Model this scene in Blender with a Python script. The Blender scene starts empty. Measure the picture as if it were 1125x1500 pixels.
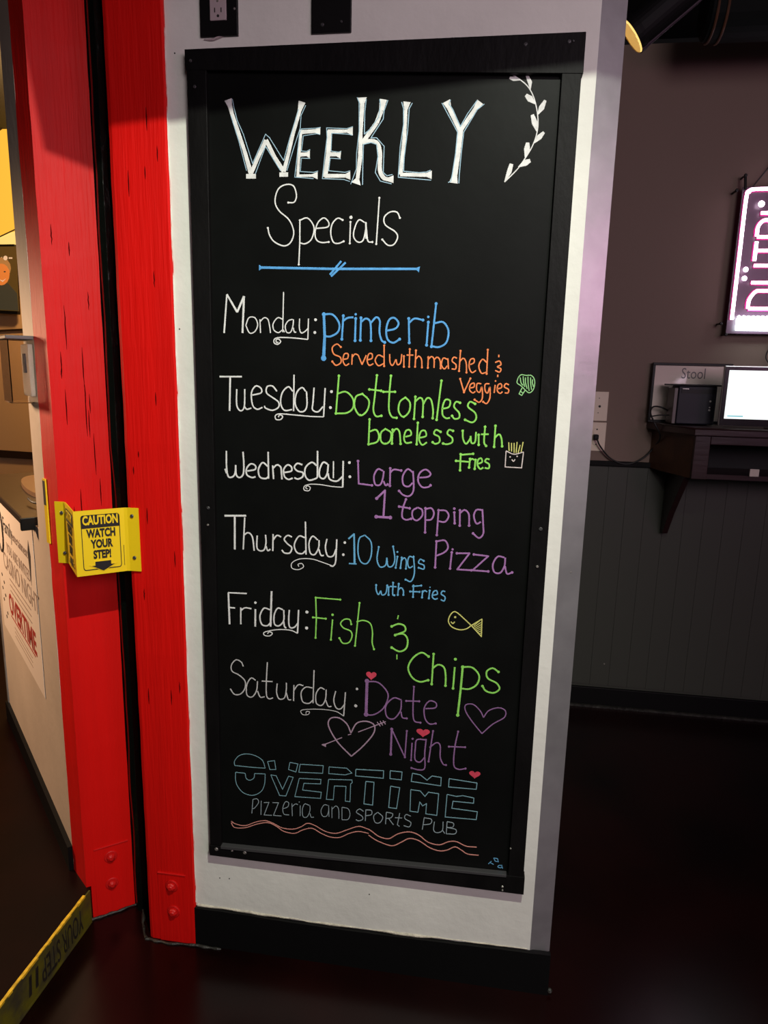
import bpy, bmesh, math, random
from mathutils import Vector, Matrix, noise
random.seed(7)
S = bpy.context.scene
COL = S.collection
V = Vector
FZ = 0.276                      # height of the board's lower edge above the floor (z = 0)

# ------------------------------------------------------------ camera
CAM = V((0.61623, -1.41833, 1.17550 + FZ))
AX = V((0.98903, 0.14592, 0.02284)); AY = V((0.05121, -0.19376, -0.97972)); AZ = V((-0.13853, 0.97014, -0.19911))
F = 1008.9
cd = bpy.data.cameras.new('camera'); cam = bpy.data.objects.new('camera', cd); COL.objects.link(cam)
cam.matrix_world = Matrix(((AX.x, -AY.x, -AZ.x, CAM.x), (AX.y, -AY.y, -AZ.y, CAM.y), (AX.z, -AY.z, -AZ.z, CAM.z), (0, 0, 0, 1)))
cd.sensor_fit = 'VERTICAL'; cd.sensor_height = 36; cd.lens = F / 1500 * 36; cd.clip_start = 0.02; cd.clip_end = 50
S.camera = cam

# ------------------------------------------------------------ world, lamps, exposure
w = bpy.data.worlds.new('world'); S.world = w; w.use_nodes = True
w.node_tree.nodes['Background'].inputs[0].default_value = (0.80, 0.55, 0.62, 1)
w.node_tree.nodes['Background'].inputs[1].default_value = 0.015
def aim(o, to): o.rotation_euler = (V(to) - o.location).to_track_quat('-Z', 'Y').to_euler()
def lamp(name, kind, loc, to, energy, color, **kw):
    d = bpy.data.lights.new(name, kind); o = bpy.data.objects.new(name, d); COL.objects.link(o)
    o.location = loc; d.energy = energy; d.color = color
    for k, v in kw.items(): setattr(d, k, v)
    if to: aim(o, to)
    return o
lamp('spot_lamp', 'SPOT', (0.88, -1.30, 2.40 + FZ), (-0.05, 0.0, 0.36 + FZ), 168, (0.96, 1.0, 0.86), spot_size=math.radians(90), spot_blend=1.0, shadow_soft_size=0.008)
lamp('room_wash', 'AREA', (1.9, -2.9, 2.3), (0.3, 0.0, 1.4), 41, (1.0, 0.85, 0.92), shape='DISK', size=1.4)
lamp('pink_neon_wash', 'AREA', (3.1, -2.1, 1.95), (0.81, 0.04, 1.6), 10, (1.0, 0.42, 0.78), shape='RECTANGLE', size=0.7, size_y=0.55)
lamp('kitchen_lamp', 'SPOT', (-2.0, 0.28, 1.65), (-0.84, 0.48, 0.88), 138, (1.0, 0.63, 0.37), spot_size=math.radians(92), spot_blend=0.85, shadow_soft_size=0.12)
lamp('inner_lamp', 'POINT', (-1.55, 2.1, 2.6), None, 95, (1.0, 0.55, 0.22), shadow_soft_size=0.12)
S.view_settings.view_transform = 'Standard'; S.view_settings.look = 'None'
S.view_settings.exposure = 0.0; S.view_settings.gamma = 1.0; S.view_settings.use_curve_mapping = False

# ------------------------------------------------------------ helpers
def ray(px, py):
    u, v = (px - 562.5) / F, (py - 750) / F
    return AX * u + AY * v + AZ
def at(px, py, y):                       # point of the plane y = const seen at a photo pixel
    d = ray(px, py); return CAM + d * ((y - CAM.y) / d.y)
def atz(px, py, z):
    d = ray(px, py); return CAM + d * ((z - CAM.z) / d.z)
def lin(c): return tuple((x / 12.92 if x <= .04045 else ((x + .055) / 1.055) ** 2.4) for x in [k / 255 for k in c])

def mat(name, col, rough=.5, metal=0., spec=.5, emit=None, es=1., var=0., vscale=8., bump=0., bscale=60., stretch=(1, 1, 1), col2=None, alpha=1., trans=0., coat=0.):
    m = bpy.data.materials.new(name); m.use_nodes = True; nt = m.node_tree; b = nt.nodes['Principled BSDF']
    I = b.inputs
    I['Base Color'].default_value = (*col, 1); I['Roughness'].default_value = rough; I['Metallic'].default_value = metal
    I['Specular IOR Level'].default_value = spec; I['Coat Weight'].default_value = coat
    I['Transmission Weight'].default_value = trans; I['Alpha'].default_value = alpha
    if emit: I['Emission Color'].default_value = (*emit, 1); I['Emission Strength'].default_value = es
    if var or bump:
        tc = nt.nodes.new('ShaderNodeTexCoord'); mp = nt.nodes.new('ShaderNodeMapping'); mp.inputs['Scale'].default_value = stretch
        nt.links.new(tc.outputs['Object'], mp.inputs[0])
    if var:
        n = nt.nodes.new('ShaderNodeTexNoise'); n.inputs['Scale'].default_value = vscale; n.inputs['Detail'].default_value = 5
        r = nt.nodes.new('ShaderNodeValToRGB'); c2 = col2 or tuple(c * (1 - var) for c in col)
        r.color_ramp.elements[0].position = .35; r.color_ramp.elements[0].color = (*c2, 1)
        r.color_ramp.elements[1].position = .62; r.color_ramp.elements[1].color = (*col, 1)
        nt.links.new(mp.outputs[0], n.inputs[0]); nt.links.new(n.outputs[0], r.inputs[0]); nt.links.new(r.outputs[0], I['Base Color'])
    if bump:
        n2 = nt.nodes.new('ShaderNodeTexNoise'); n2.inputs['Scale'].default_value = bscale; n2.inputs['Detail'].default_value = 6
        bp = nt.nodes.new('ShaderNodeBump'); bp.inputs['Strength'].default_value = bump; bp.inputs['Distance'].default_value = .004
        nt.links.new(mp.outputs[0], n2.inputs[0]); nt.links.new(n2.outputs[0], bp.inputs['Height']); nt.links.new(bp.outputs[0], I['Normal'])
    return m

def add_box(bm, a, b, m=None, seg=1):
    x0, y0, z0 = a; x1, y1, z1 = b
    vs = [bm.verts.new(p) for p in ((x0,y0,z0),(x1,y0,z0),(x1,y1,z0),(x0,y1,z0),(x0,y0,z1),(x1,y0,z1),(x1,y1,z1),(x0,y1,z1))]
    if m is not None:
        for v in vs: v.co = m @ v.co
    for f in ((0,1,2,3),(7,6,5,4),(0,4,5,1),(1,5,6,2),(2,6,7,3),(3,7,4,0)): bm.faces.new([vs[i] for i in f])
    return vs
def add_prism(bm, poly, vec):            # closed planar loop of points pushed along vec
    a = [bm.verts.new(p) for p in poly]; b = [bm.verts.new(V(p) + V(vec)) for p in poly]; n = len(a)
    bm.faces.new(a); bm.faces.new(b[::-1])
    for i in range(n): bm.faces.new((a[i], b[i], b[(i+1) % n], a[(i+1) % n]))
def add_tube(bm, pts, r, n=10, closed=False):
    pts = [V(p) for p in pts]; rings = []; L = len(pts)
    up = V((0.13, 0.31, 0.94)).normalized()
    for i, p in enumerate(pts):
        q0 = pts[i-1] if (i or closed) else p; q1 = pts[(i+1) % L] if (i < L-1 or closed) else p
        t = (q1 - q0).normalized(); s = t.cross(up)
        if s.length < .05: s = t.cross(V((1, 0, 0)))
        s.normalize(); u = s.cross(t)
        rr = r[i] if isinstance(r, (list, tuple)) else r
        rings.append([bm.verts.new(p + (s * math.cos(a) + u * math.sin(a)) * rr) for a in [2*math.pi*k/n for k in range(n)]])
    for i in range(L if closed else L-1):
        A, B = rings[i], rings[(i+1) % L]
        for k in range(n): bm.faces.new((A[k], A[(k+1) % n], B[(k+1) % n], B[k]))
    if not closed: bm.faces.new(rings[0][::-1]); bm.faces.new(rings[-1])
def add_disc(bm, c, axis, prof, n=20):   # lathe: prof = [(radius, along)...]
    c = V(c); ax = V(axis).normalized(); s = ax.cross(V((0.1, 0.2, 0.97))).normalized(); u = s.cross(ax)
    rings = [[bm.verts.new(c + ax*h + (s*math.cos(2*math.pi*k/n) + u*math.sin(2*math.pi*k/n))*max(r, 1e-5)) for k in range(n)] for r, h in prof]
    for A, B in zip(rings, rings[1:]):
        for k in range(n): bm.faces.new((A[k], A[(k+1) % n], B[(k+1) % n], B[k]))
    bm.faces.new(rings[0][::-1]); bm.faces.new(rings[-1])
def smooth(pts, k=5):
    if len(pts) < 3: return [V(p) for p in pts]
    P = [V(p) for p in pts]; P = [P[0]*2 - P[1]] + P + [P[-1]*2 - P[-2]]; out = []
    for i in range(1, len(P)-2):
        for j in range(k):
            t = j / k; a, b, c, d = P[i-1:i+3]
            out.append(.5*((2*b) + (c-a)*t + (2*a-5*b+4*c-d)*t*t + (3*b-a-3*c+d)*t**3))
    return out + [P[-2]]
ORG = {}
def obj(name, bm, m, parent=None, bevel=0., shade=False, label=None, origin=None):
    if bevel:
        bmesh.ops.bevel(bm, geom=list(bm.edges), offset=bevel, segments=2, affect='EDGES', profile=.5)
    bmesh.ops.recalc_face_normals(bm, faces=list(bm.faces))
    if parent: org = ORG[parent.name]
    elif origin is not None: org = V(origin)
    else:
        lo = [min(v.co[i] for v in bm.verts) for i in range(3)]; hi = [max(v.co[i] for v in bm.verts) for i in range(3)]
        org = V(((lo[0]+hi[0])/2, (lo[1]+hi[1])/2, lo[2]))
    for v in bm.verts: v.co -= org
    me = bpy.data.meshes.new(name); bm.to_mesh(me); bm.free()
    if shade: me.polygons.foreach_set('use_smooth', [True]*len(me.polygons))
    me.materials.append(m)
    o = bpy.data.objects.new(name, me); COL.objects.link(o)
    if parent: o.parent = parent
    else: o.location = org
    ORG[o.name] = org.copy()
    if label: o['label'] = label
    return o
def thing(name, loc, label, cat, group=None):
    o = bpy.data.objects.new(name, None); COL.objects.link(o); o.location = loc; o.empty_display_size = .05
    ORG[o.name] = V(loc); o['label'] = label; o['category'] = cat
    if group: o['group'] = group
    return o
def tag(o, label, cat, group=None):
    o['label'] = label; o['category'] = cat
    if group: o['group'] = group
    return o
def struct(name, bm, m, parent=None, bevel=0., label=None):
    o = obj(name, bm, m, parent, bevel)
    if not parent: o['kind'] = 'structure'
    if label: o['label'] = label
    return o
def box(a, b):
    bm = bmesh.new(); add_box(bm, a, b); return bm
def text(name, s, size, m, parent, origin, xdir, ydir, thick=.0004, offset=0., sx=1., align='CENTER', label=None, shear=0.):
    cu = bpy.data.curves.new(name, 'FONT'); cu.body = s; cu.size = size; cu.align_x = align; cu.align_y = 'CENTER'
    cu.extrude = thick; cu.offset = offset; cu.resolution_u = 3; cu.shear = shear
    t = bpy.data.objects.new(name, cu); COL.objects.link(t)
    bpy.context.view_layer.update()
    me = bpy.data.meshes.new_from_object(t.evaluated_get(bpy.context.evaluated_depsgraph_get()))
    bpy.data.objects.remove(t)
    X = V(xdir).normalized(); Y = V(ydir).normalized(); Z = X.cross(Y); o_ = V(origin); org = ORG[parent.name]
    for v in me.vertices: v.co = o_ + X*(v.co.x*sx) + Y*v.co.y + Z*v.co.z - org
    me.name = name; me.materials.clear(); me.materials.append(m)
    o = bpy.data.objects.new(name, me); COL.objects.link(o); o.parent = parent; ORG[o.name] = org.copy()
    if label: o['label'] = label
    return o
def add_screw(name, c, normal, r, m, parent, label=None):
    bm = bmesh.new(); add_disc(bm, V(c) - V(normal).normalized()*.0006, normal, [(r, 0), (r, .0012), (r*.72, .0021), (r*.35, .0022), (r*.3, .0013)], 14)
    return obj(name, bm, m, parent, shade=False, label=label)

# ------------------------------------------------------------ materials
M = {}
M['white'] = mat('white_paint', (.74, .75, .67), .55, var=.10, vscale=5, bump=.25, bscale=45)
M['cream'] = mat('old_cream_paint', (.62, .58, .45), .7, var=.3, vscale=60, bump=.6, bscale=200)
M['metal'] = mat('brushed_corner_metal', (.36, .36, .36), .34, metal=.6, var=.16, vscale=14, bump=.12, bscale=30)
M['red'] = mat('red_gloss_paint', (.68, .005, .003), .52, spec=.2, var=.10, vscale=3.5, bump=.42, bscale=26, stretch=(6, 6, .32))
M['redflat'] = mat('red_plate_paint', (.55, .006, .005), .5, spec=.3, bump=.3, bscale=60)
M['crack'] = mat('dark_crack_in_paint', (.09, .001, .001), .8, spec=.05)
M['board'] = mat('chalkboard_black', (.0050, .0054, .0050), .42, spec=.07, var=.25, vscale=6, bump=.06, bscale=25)
M['frame'] = mat('black_frame_paint', (.0060, .0056, .0055), .5, spec=.10, var=.3, vscale=18, bump=.25, bscale=80, stretch=(1, 1, .4))
M['black'] = mat('black_plastic', (.005, .005, .005), .4, spec=.2)
M['baseblack'] = mat('black_baseboard_rubber', (.0035, .0035, .0035), .5, spec=.15, bump=.15, bscale=20)
M['tar'] = mat('glossy_black_tar_paint', (.003, .004, .003), .25, spec=.3, bump=.9, bscale=38, stretch=(1, 1, .6))
M['gunk'] = mat('grey_caulk', (.030, .029, .023), .5, var=.7, vscale=50, bump=1, bscale=90)
M['screw'] = mat('worn_screw_steel', (.42, .40, .36), .4, metal=.8)
M['dscrew'] = mat('painted_screw', (.07, .07, .07), .35, metal=.3)
M['floor'] = mat('dark_red_stained_concrete', (.0085, .0012, .0010), .24, spec=.26, var=.75, vscale=2.2, bump=.25, bscale=5)
M['floor2'] = mat('raised_dark_red_floor', (.0085, .0010, .0006), .36, spec=.12, var=.6, vscale=2.5, bump=.25, bscale=5)
M['backup'] = mat('taupe_wall_paint', (.205, .150, .120), .6, spec=.15, bump=.2, bscale=30)
M['wains'] = mat('dark_grey_green_panelling', (.050, .053, .043), .5, spec=.3, bump=.1, bscale=30)
M['dark'] = mat('near_black_ceiling', (.006, .008, .007), .8)
M['duct'] = mat('dark_green_black_duct', (.004, .006, .005), .7, spec=.1)
M['plate'] = mat('almond_wall_plate', (.72, .60, .47), .4)
M['hole'] = mat('dark_slot', (.01, .008, .006), .6)
M['outlet'] = mat('grey_receptacle', (.40, .33, .33), .4)
M['cord'] = mat('black_cord', (.006, .006, .006), .5)
M['yellow'] = mat('yellow_sign_plastic', (.86, .60, .010), .38, coat=.1)
M['ink'] = mat('black_sign_ink', (.010, .008, .007), .5)
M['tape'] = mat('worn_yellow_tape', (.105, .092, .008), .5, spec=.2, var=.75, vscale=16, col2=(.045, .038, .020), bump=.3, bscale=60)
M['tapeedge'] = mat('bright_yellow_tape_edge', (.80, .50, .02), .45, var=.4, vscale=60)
M['tapeink'] = mat('worn_black_tape_print', (.016, .012, .006), .6, var=.5, vscale=40)
M['leftwall'] = mat('warm_white_wall', (.62, .52, .43), .55, var=.12, vscale=3, bump=.2, bscale=40)
M['innerwall'] = mat('inner_cream_wall', (.66, .47, .28), .6)
M['paper'] = mat('flyer_paper', (.80, .70, .62), .5)
M['printgrey'] = mat('flyer_grey_print', (.30, .22, .18), .6)
M['printblack'] = mat('flyer_black_print', (.03, .022, .02), .6)
M['printred'] = mat('flyer_red_print', (.35, .03, .02), .6)
M['counter'] = mat('dark_brown_counter', (.030, .018, .011), .3, bump=.1, bscale=20)
M['tray'] = mat('brown_plastic', (.17, .095, .05), .4)
M['clear'] = mat('clear_acrylic', (.97, .95, .94), .02, trans=1., spec=.5); M['clear'].node_tree.nodes['Principled BSDF'].inputs['IOR'].default_value = 1.22
M['grey'] = mat('grey_device', (.10, .08, .075), .4)
M['deskwood'] = mat('dark_mahogany', (.030, .013, .013), .28, var=.3, vscale=10, stretch=(.3, 1, 3), bump=.1, bscale=30)
M['desktan'] = mat('brown_worn_wood_and_duct_glint', (.085, .035, .014), .5, var=.4, vscale=14)
M['wboard'] = mat('whiteboard_gloss', (.78, .68, .60), .05, spec=.6)
M['device'] = mat('navy_black_plastic', (.010, .011, .018), .45, spec=.25)
M['bezel'] = mat('black_bezel', (.006, .006, .006), .2)
M['alu'] = mat('aluminium', (.45, .43, .40), .3, metal=.8)
M['screen'] = mat('lit_white_screen', (.5, .5, .5), .3, emit=(.92, 1.0, .96), es=1.05)
M['screenteal'] = mat('lit_teal_bar', (.1, .4, .45), .3, emit=(.12, .50, .55), es=.8)
M['neonpink'] = mat('pink_white_neon', (1, .8, .95), .3, emit=(1.0, .74, .93), es=8)
M['neonedge'] = mat('magenta_neon_rim', (.5, .02, .2), .4, emit=(.50, .05, .22), es=.35)
M['neonwhite'] = mat('cool_white_neon', (1, 1, 1), .3, emit=(.86, 1.0, 1.0), es=11)
M['neonback'] = mat('plum_backing', (.055, .028, .050), .35)
M['lens'] = mat('lit_amber_lens', (.9, .6, .2), .4, emit=(1.0, .66, .20), es=1.25)
M['lensrib'] = mat('lens_rib', (.5, .3, .1), .4)
M['pinkglint'] = mat('pink_glint_gloss_black', (.05, .03, .045), .12, spec=1, coat=.6)  # pink of the can's highlight is put into this colour
M['black2'] = mat('matte_black_lamp', (.004, .004, .004), .6, spec=.15)
M['label'] = mat('white_sticker', (.55, .50, .42), .5)
INK = dict(white=(.74, .75, .72), iceblue=(.33, .50, .60), blue=(.10, .36, .72), orange=(.85, .25, .085), green=(.28, .72, .12), palegreen=(.30, .62, .25),
           palewhite=(.66, .58, .55), yellow=(.62, .62, .18), purple=(.36, .17, .40), skyblue=(.14, .42, .66), silver=(.55, .55, .53), plum=(.26, .13, .29),
           mauve=(.38, .26, .34), red=(.62, .06, .10), teal=(.20, .38, .42), greyteal=(.30, .38, .40), coral=(.70, .30, .24))
INKM = {k: mat(k + '_chalk_ink', c, .6, spec=.2, var=.18, vscale=90) for k, c in INK.items()}

STROKES = [   # name, ink, label, strokes in tenths of a millimetre on the board (x, z, width)
 ('heading_letter', 'white', 'white heading letter W', '-:825,16949,156,856,16843,93,898,16686,75,984,16455,75,1139,16019,75,1269,15585,95;-:1169,15537,89,1373,15534,88;-:1269,15585,82,1414,15869,75,1590,16197,81;-:1590,16197,81,1755,15891,75,1947,15612,82;-:1859,15558,82,2037,15556,82;-:1947,15612,82,2046,15943,69,2143,16313,74,2272,16706,74,2322,16867,141'),
 ('heading_letter', 'white', 'first white heading letter E', '-:2303,16366,56,2264,15939,56,2231,15506,56;-:2287,16324,74,2588,16337,68,2689,16335,148;-:2270,15916,75,2414,15922,68,2481,15921,161;-:2221,15530,50,2527,15531,50,2639,15529,137'),
 ('heading_letter', 'white', 'second white heading letter E', '-:2872,16339,92,2849,15928,87,2789,15498,87;-:2840,16320,80,3216,16322,55,3335,16322,159;-:2859,15913,80,3017,15910,74,3102,15900,142;-:2782,15521,75,3195,15515,68,3296,15519,155'),
 ('heading_letter', 'white', 'white heading letter K', '-:3511,16907,176,3513,16797,85,3490,16310,73,3488,15859,86,3441,15459,74,3411,15367,198;-:3919,16863,144,3887,16667,87,3800,16454,87,3530,16110,80;~:3530,16110,73,3696,16140,66,3826,16087,73,3878,15918,80,3881,15613,81,3951,15476,81,4044,15440,73,4155,15439,139'),
 ('heading_letter', 'white', 'white heading letter L', '-:4377,16807,143,4359,16671,65,4344,16176,72,4290,15522,73;-:4282,15522,66,4796,15507,73,4898,15509,153'),
 ('heading_letter', 'white', 'white heading letter Y', '-:5128,16796,149,5183,16681,85,5394,16300,79,5414,16267,79;-:5761,16768,141,5679,16651,78,5430,16300,79;-:5413,16284,107,5388,15889,93,5340,15489,101,5321,15354,167'),
 ('letter_outline', 'iceblue', 'thin pale blue outline of the W', '-:874,16658,16,1028,16195,16,1181,15639,16;-:913,16955,16,942,16798,16,1003,16569,16,1128,16308,16,1308,15769,16,1582,16303,16,1662,16238,16,1948,15815,16,2079,16229,16,2256,16734,15;-:1361,15578,16,1579,16082,16,1882,15628,16;-:2012,15626,16,2159,16056,16,2287,16395,15,2303,16620,15,2398,16800,15'),
 ('letter_outline', 'iceblue', 'thin pale blue outline of the first E', '-:2698,16399,15,2604,16387,15,2309,16380,15,2271,16282,15,2222,15882,16,2173,15507,16,2559,15472,16;-:2683,16273,15,2620,16288,15,2350,16257,15,2309,15981,16,2414,15971,16,2487,16006,16;-:2488,15843,16,2309,15852,16,2286,15607,16,2558,15588,16,2648,15610,16'),
 ('letter_outline', 'iceblue', 'thin pale blue outline of the second E', '-:3334,16398,15,3216,16364,15,2815,16388,15,2825,16213,15,2780,15872,15,2735,15470,16,3164,15449,16,3291,15410,16;-:3327,16244,15,3248,16265,15,2919,16290,15,2906,15970,15,3048,15947,15,3111,15957,15;-:3103,15823,15,2891,15841,15,2861,15612,16,3194,15578,15,3295,15605,15'),
 ('letter_outline', 'iceblue', 'thin pale blue outline of the K', '-:3410,16910,15,3451,16826,15,3459,16311,15,3416,15917,15,3414,15632,15,3307,15360,16;-:3590,16873,18,3565,16659,18,3564,16260,18,3692,16357,18,3835,16553,18,3867,16750,18,3853,16865,18;-:4010,16844,18,3942,16665,18,3927,16517,18,3695,16190,18,3806,16188,18,3956,16034,18,3952,15748,18,3949,15561,18,4024,15502,18,4135,15524,18;-:3543,15345,18,3543,15755,18,3549,16076,18,3697,16106,18,3808,16070,18,3839,15851,18,3793,15564,18,3896,15408,18,4120,15354,18'),
 ('letter_outline', 'iceblue', 'thin pale blue outline of the L', '-:4276,16804,18,4315,16688,18,4323,16408,18,4269,16011,18,4247,15472,18,4890,15411,18;-:4482,16782,18,4424,16685,18,4406,16307,18,4354,15841,18,4347,15579,18,4648,15550,18,4794,15558,18,4873,15590,18'),
 ('letter_outline', 'iceblue', 'thin pale blue outline of the Y', '-:5044,16766,18,5361,16252,18,5341,15889,18,5296,15523,18,5272,15389,18,5219,15363,18;-:5205,16816,18,5180,16746,18,5255,16646,18,5410,16349,18,5541,16574,18,5707,16795,18;-:5843,16727,18,5715,16634,18,5478,16249,18,5449,15887,18,5429,15521,18,5426,15346,18'),
 ('chalk_drawing', 'white', 'white leafy sprig', '~:6255,17249,21,6486,17115,21,6649,16974,21,6766,16765,21,6843,16475,21,6846,16218,21,6766,15960,21,6608,15701,21,6511,15570,21,6294,15358,22;-:6486,17115,17,6365,17138,77,6284,17160,42;-:6675,16951,17,6660,17069,77,6590,17206,49;-:6780,16701,17,6678,16793,112,6598,16859,56;-:6834,16514,18,6901,16634,105,6961,16759,49;-:6838,16234,18,6791,16380,105,6737,16520,63;-:6803,16031,18,6893,16132,99,6974,16215,49;-:6655,15782,18,6678,15929,113,6684,16043,64;-:6536,15619,18,6661,15690,114,6753,15731,64;-:6294,15358,18,6372,15539,93,6406,15678,71'),
 ('chalk_word', 'white', 'thin white word Specials', '~*:2038,15035,27,2160,15043,27,2206,15169,27,2144,15344,27,1987,15371,27,1829,15285,27,1763,15063,27,1843,14886,27,2054,14708,27,2148,14482,27,2087,14288,28,1945,14214,28,1749,14289,28,1644,14420,28,1609,14559,28;-*:2275,14700,27,2274,14288,27,2252,13857,28;~:2275,14700,27,2422,14744,27,2534,14641,27,2569,14512,27,2510,14335,27,2387,14255,27,2274,14271,27;~>:2615,14544,27,2841,14569,27,2868,14655,27,2771,14741,27,2649,14656,27,2590,14480,27,2615,14335,27,2721,14277,27,2871,14286,27;~*:3151,14700,27,3048,14733,27,2938,14622,27,2912,14446,27,2965,14285,27,3070,14259,27,3177,14298,27;-*:3310,14661,27,3302,14259,27;o:3319,14747,34;~:3599,14650,27,3478,14698,27,3395,14540,27,3380,14380,27,3467,14284,27,3570,14316,27,3618,14507,27,3626,14650,27;-:3619,14659,27,3642,14347,54;~>:3644,14379,27,3680,14290,27,3759,14283,27;-*:3882,15103,27,3839,14245,27;~*:4299,14730,27,4239,14834,27,4104,14841,27,3988,14742,27,4015,14600,27,4215,14472,27,4262,14361,27,4187,14234,27,4068,14225,27,3957,14330,27'),
 ('chalk_drawing', 'blue', 'blue line crossed by two slashes', '-:1413,13796,112,1464,13796,49,2917,13773,48,4659,13776,47,4717,13767,115;-:3132,13923,41,2900,13661,41;-:3223,13897,41,2925,13628,41'),
 ('chalk_word', 'white', 'white word Monday', '-:632,12483,38,711,13264,32;-:711,13264,38,927,12908,44;-:927,12908,44,1081,13231,44;-:1081,13231,44,1034,12489,41;~:1110,12644,25,1179,12798,25,1310,12799,25,1367,12662,25,1306,12524,25,1190,12491,25,1110,12644,25;-:1418,12770,25,1427,12495,25;~:1424,12724,25,1506,12801,25,1588,12772,25,1625,12635,25,1643,12498,25;-:1929,13318,25,1905,12517,25;~:1906,12776,25,1800,12805,25,1701,12682,25,1716,12560,25,1813,12507,25,1905,12563,25,1944,12518,25;~:2123,12778,25,2026,12747,25,1961,12640,25,1992,12518,25,2074,12520,25,2123,12642,25,2139,12779,25;~:2132,12612,25,2155,12527,25,2197,12521,25;~:2268,12795,25,2262,12613,25,2300,12508,25,2381,12539,25,2445,12601,25;-:2455,12798,25,2442,12379,25;~:2442,12379,25,2138,12404,25,1845,12409,25,1731,12377,25,1720,12299,25,1795,12270,25,1861,12326,25,1812,12378,25,1763,12356,25,1773,12306,25,1812,12316,25;o:2605,12775,31;o:2590,12521,31'),
 ('chalk_word', 'blue', 'blue word prime', '-*:2778,12885,52,2798,12454,57,2778,12005,71;~:2778,12885,39,2965,12879,39,3099,12712,39,3079,12543,39,2923,12448,39,2789,12454,39;-*:3186,12860,39,3160,12396,39;~:3179,12755,39,3275,12819,39,3399,12833,39;-*:3443,12809,39,3436,12371,39;o:3442,12892,26;-*:3553,12823,39,3547,12381,39;~>:3554,12739,39,3650,12811,39,3738,12762,39,3763,12595,39,3767,12376,39;~>:3752,12721,39,3868,12839,39,3943,12765,39,3939,12556,39,3987,12388,39,4053,12347,39;~>:4092,12579,39,4265,12623,39,4327,12728,39,4238,12831,39,4130,12788,39,4078,12600,39,4109,12411,39,4228,12342,39,4357,12415,39'),
 ('chalk_word', 'blue', 'blue word rib', '-*:4532,12822,39,4555,12347,39;~>:4534,12731,39,4648,12823,38,4820,12796,38;-*:4929,12756,38,4910,12307,39;o:4925,12859,26;-*:5073,13115,38,5010,12280,39;~:5058,12737,38,5227,12760,38,5340,12597,38,5307,12368,38,5161,12274,39,5010,12288,39'),
 ('chalk_word', 'orange', 'orange word Served', '~*:3140,12239,28,3059,12297,28,2961,12223,29,2994,12095,29,3129,12033,29,3143,11926,29,3040,11868,29,2963,11944,29;~:3205,11992,29,3285,12015,29,3293,12101,28,3217,12099,28,3188,11970,29,3242,11872,29,3322,11909,29;-:3382,12102,28,3376,11888,29;~:3383,12038,28,3440,12103,28,3507,12083,28;-:3507,12083,28,3590,11893,28;-:3590,11893,28,3676,12087,28;~:3708,11993,28,3796,12025,28,3795,12110,28,3728,12109,28,3695,11980,28,3741,11883,28,3829,11919,28;-*:4042,12284,28,4051,11873,28;~:4038,12051,28,3927,12091,28,3863,11984,28,3932,11879,28,4041,11924,28'),
 ('chalk_word', 'orange', 'orange word with', '~:4160,12117,28,4173,11948,28,4227,11893,28,4294,12014,28;~:4294,12014,28,4327,11908,28,4392,11952,28,4409,12122,28;-*:4454,12080,28,4460,11869,28;-*:4571,12222,28,4569,11871,28;-:4510,12103,28,4649,12105,28;-*:4698,12199,28,4691,11874,28;~>:4695,12022,28,4758,12086,28,4816,12024,28,4831,11864,28'),
 ('chalk_word', 'orange', 'orange word mashed', '-*:4953,12069,28,4952,11858,28;~:4955,12027,28,5018,12083,28,5071,12029,28,5078,11861,28;~>:5072,12021,28,5134,12073,28,5193,12011,28,5212,11855,28;~:5342,12035,28,5255,12054,28,5226,11927,28,5285,11844,28,5347,11909,28;-:5350,12056,28,5371,11846,28;~:5534,12060,28,5469,12079,28,5438,12003,28,5518,11933,28,5513,11849,28,5436,11847,28;-*:5599,12207,28,5587,11809,28;~>:5592,11998,28,5661,12062,28,5721,11980,28,5738,11783,28;~:5808,11940,28,5878,11983,28,5874,12054,28,5803,12036,28,5784,11897,28,5845,11785,28,5928,11829,28;-*:6140,12238,28,6143,11767,28;~:6132,11988,28,6044,12049,28,5978,11922,28,6037,11777,28,6141,11800,28'),
 ('chalk_word', 'orange', 'orange ampersand', '~:6300,11992,28,6383,12022,28,6416,11952,28,6347,11909,28,6421,11869,28,6395,11806,28,6308,11837,28;-:6363,12146,28,6366,12097,28;-:6364,11755,28,6366,11709,28'),
 ('chalk_word', 'orange', 'orange word Veggies', '-*:5616,11653,28,5705,11388,28;-*:5705,11388,28,5821,11666,28;~:5817,11476,28,5901,11499,28,5898,11575,28,5827,11540,28,5819,11434,28,5886,11380,28,5935,11415,28;~>:6047,11566,28,5962,11564,28,5960,11437,28,6022,11396,28,6059,11503,28,6082,11292,28,6023,11196,28,5926,11245,28;~>:6209,11571,28,6124,11556,28,6131,11429,28,6184,11388,28,6220,11508,28,6232,11296,28,6174,11175,28,6100,11207,28;-:6324,11552,28,6312,11391,28;o:6328,11628,17;~:6371,11469,28,6454,11505,28,6437,11576,28,6379,11545,28,6373,11435,28,6431,11386,28,6479,11421,28;~:6598,11559,28,6534,11579,28,6508,11515,28,6595,11467,28,6586,11399,28,6523,11397,28'),
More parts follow.
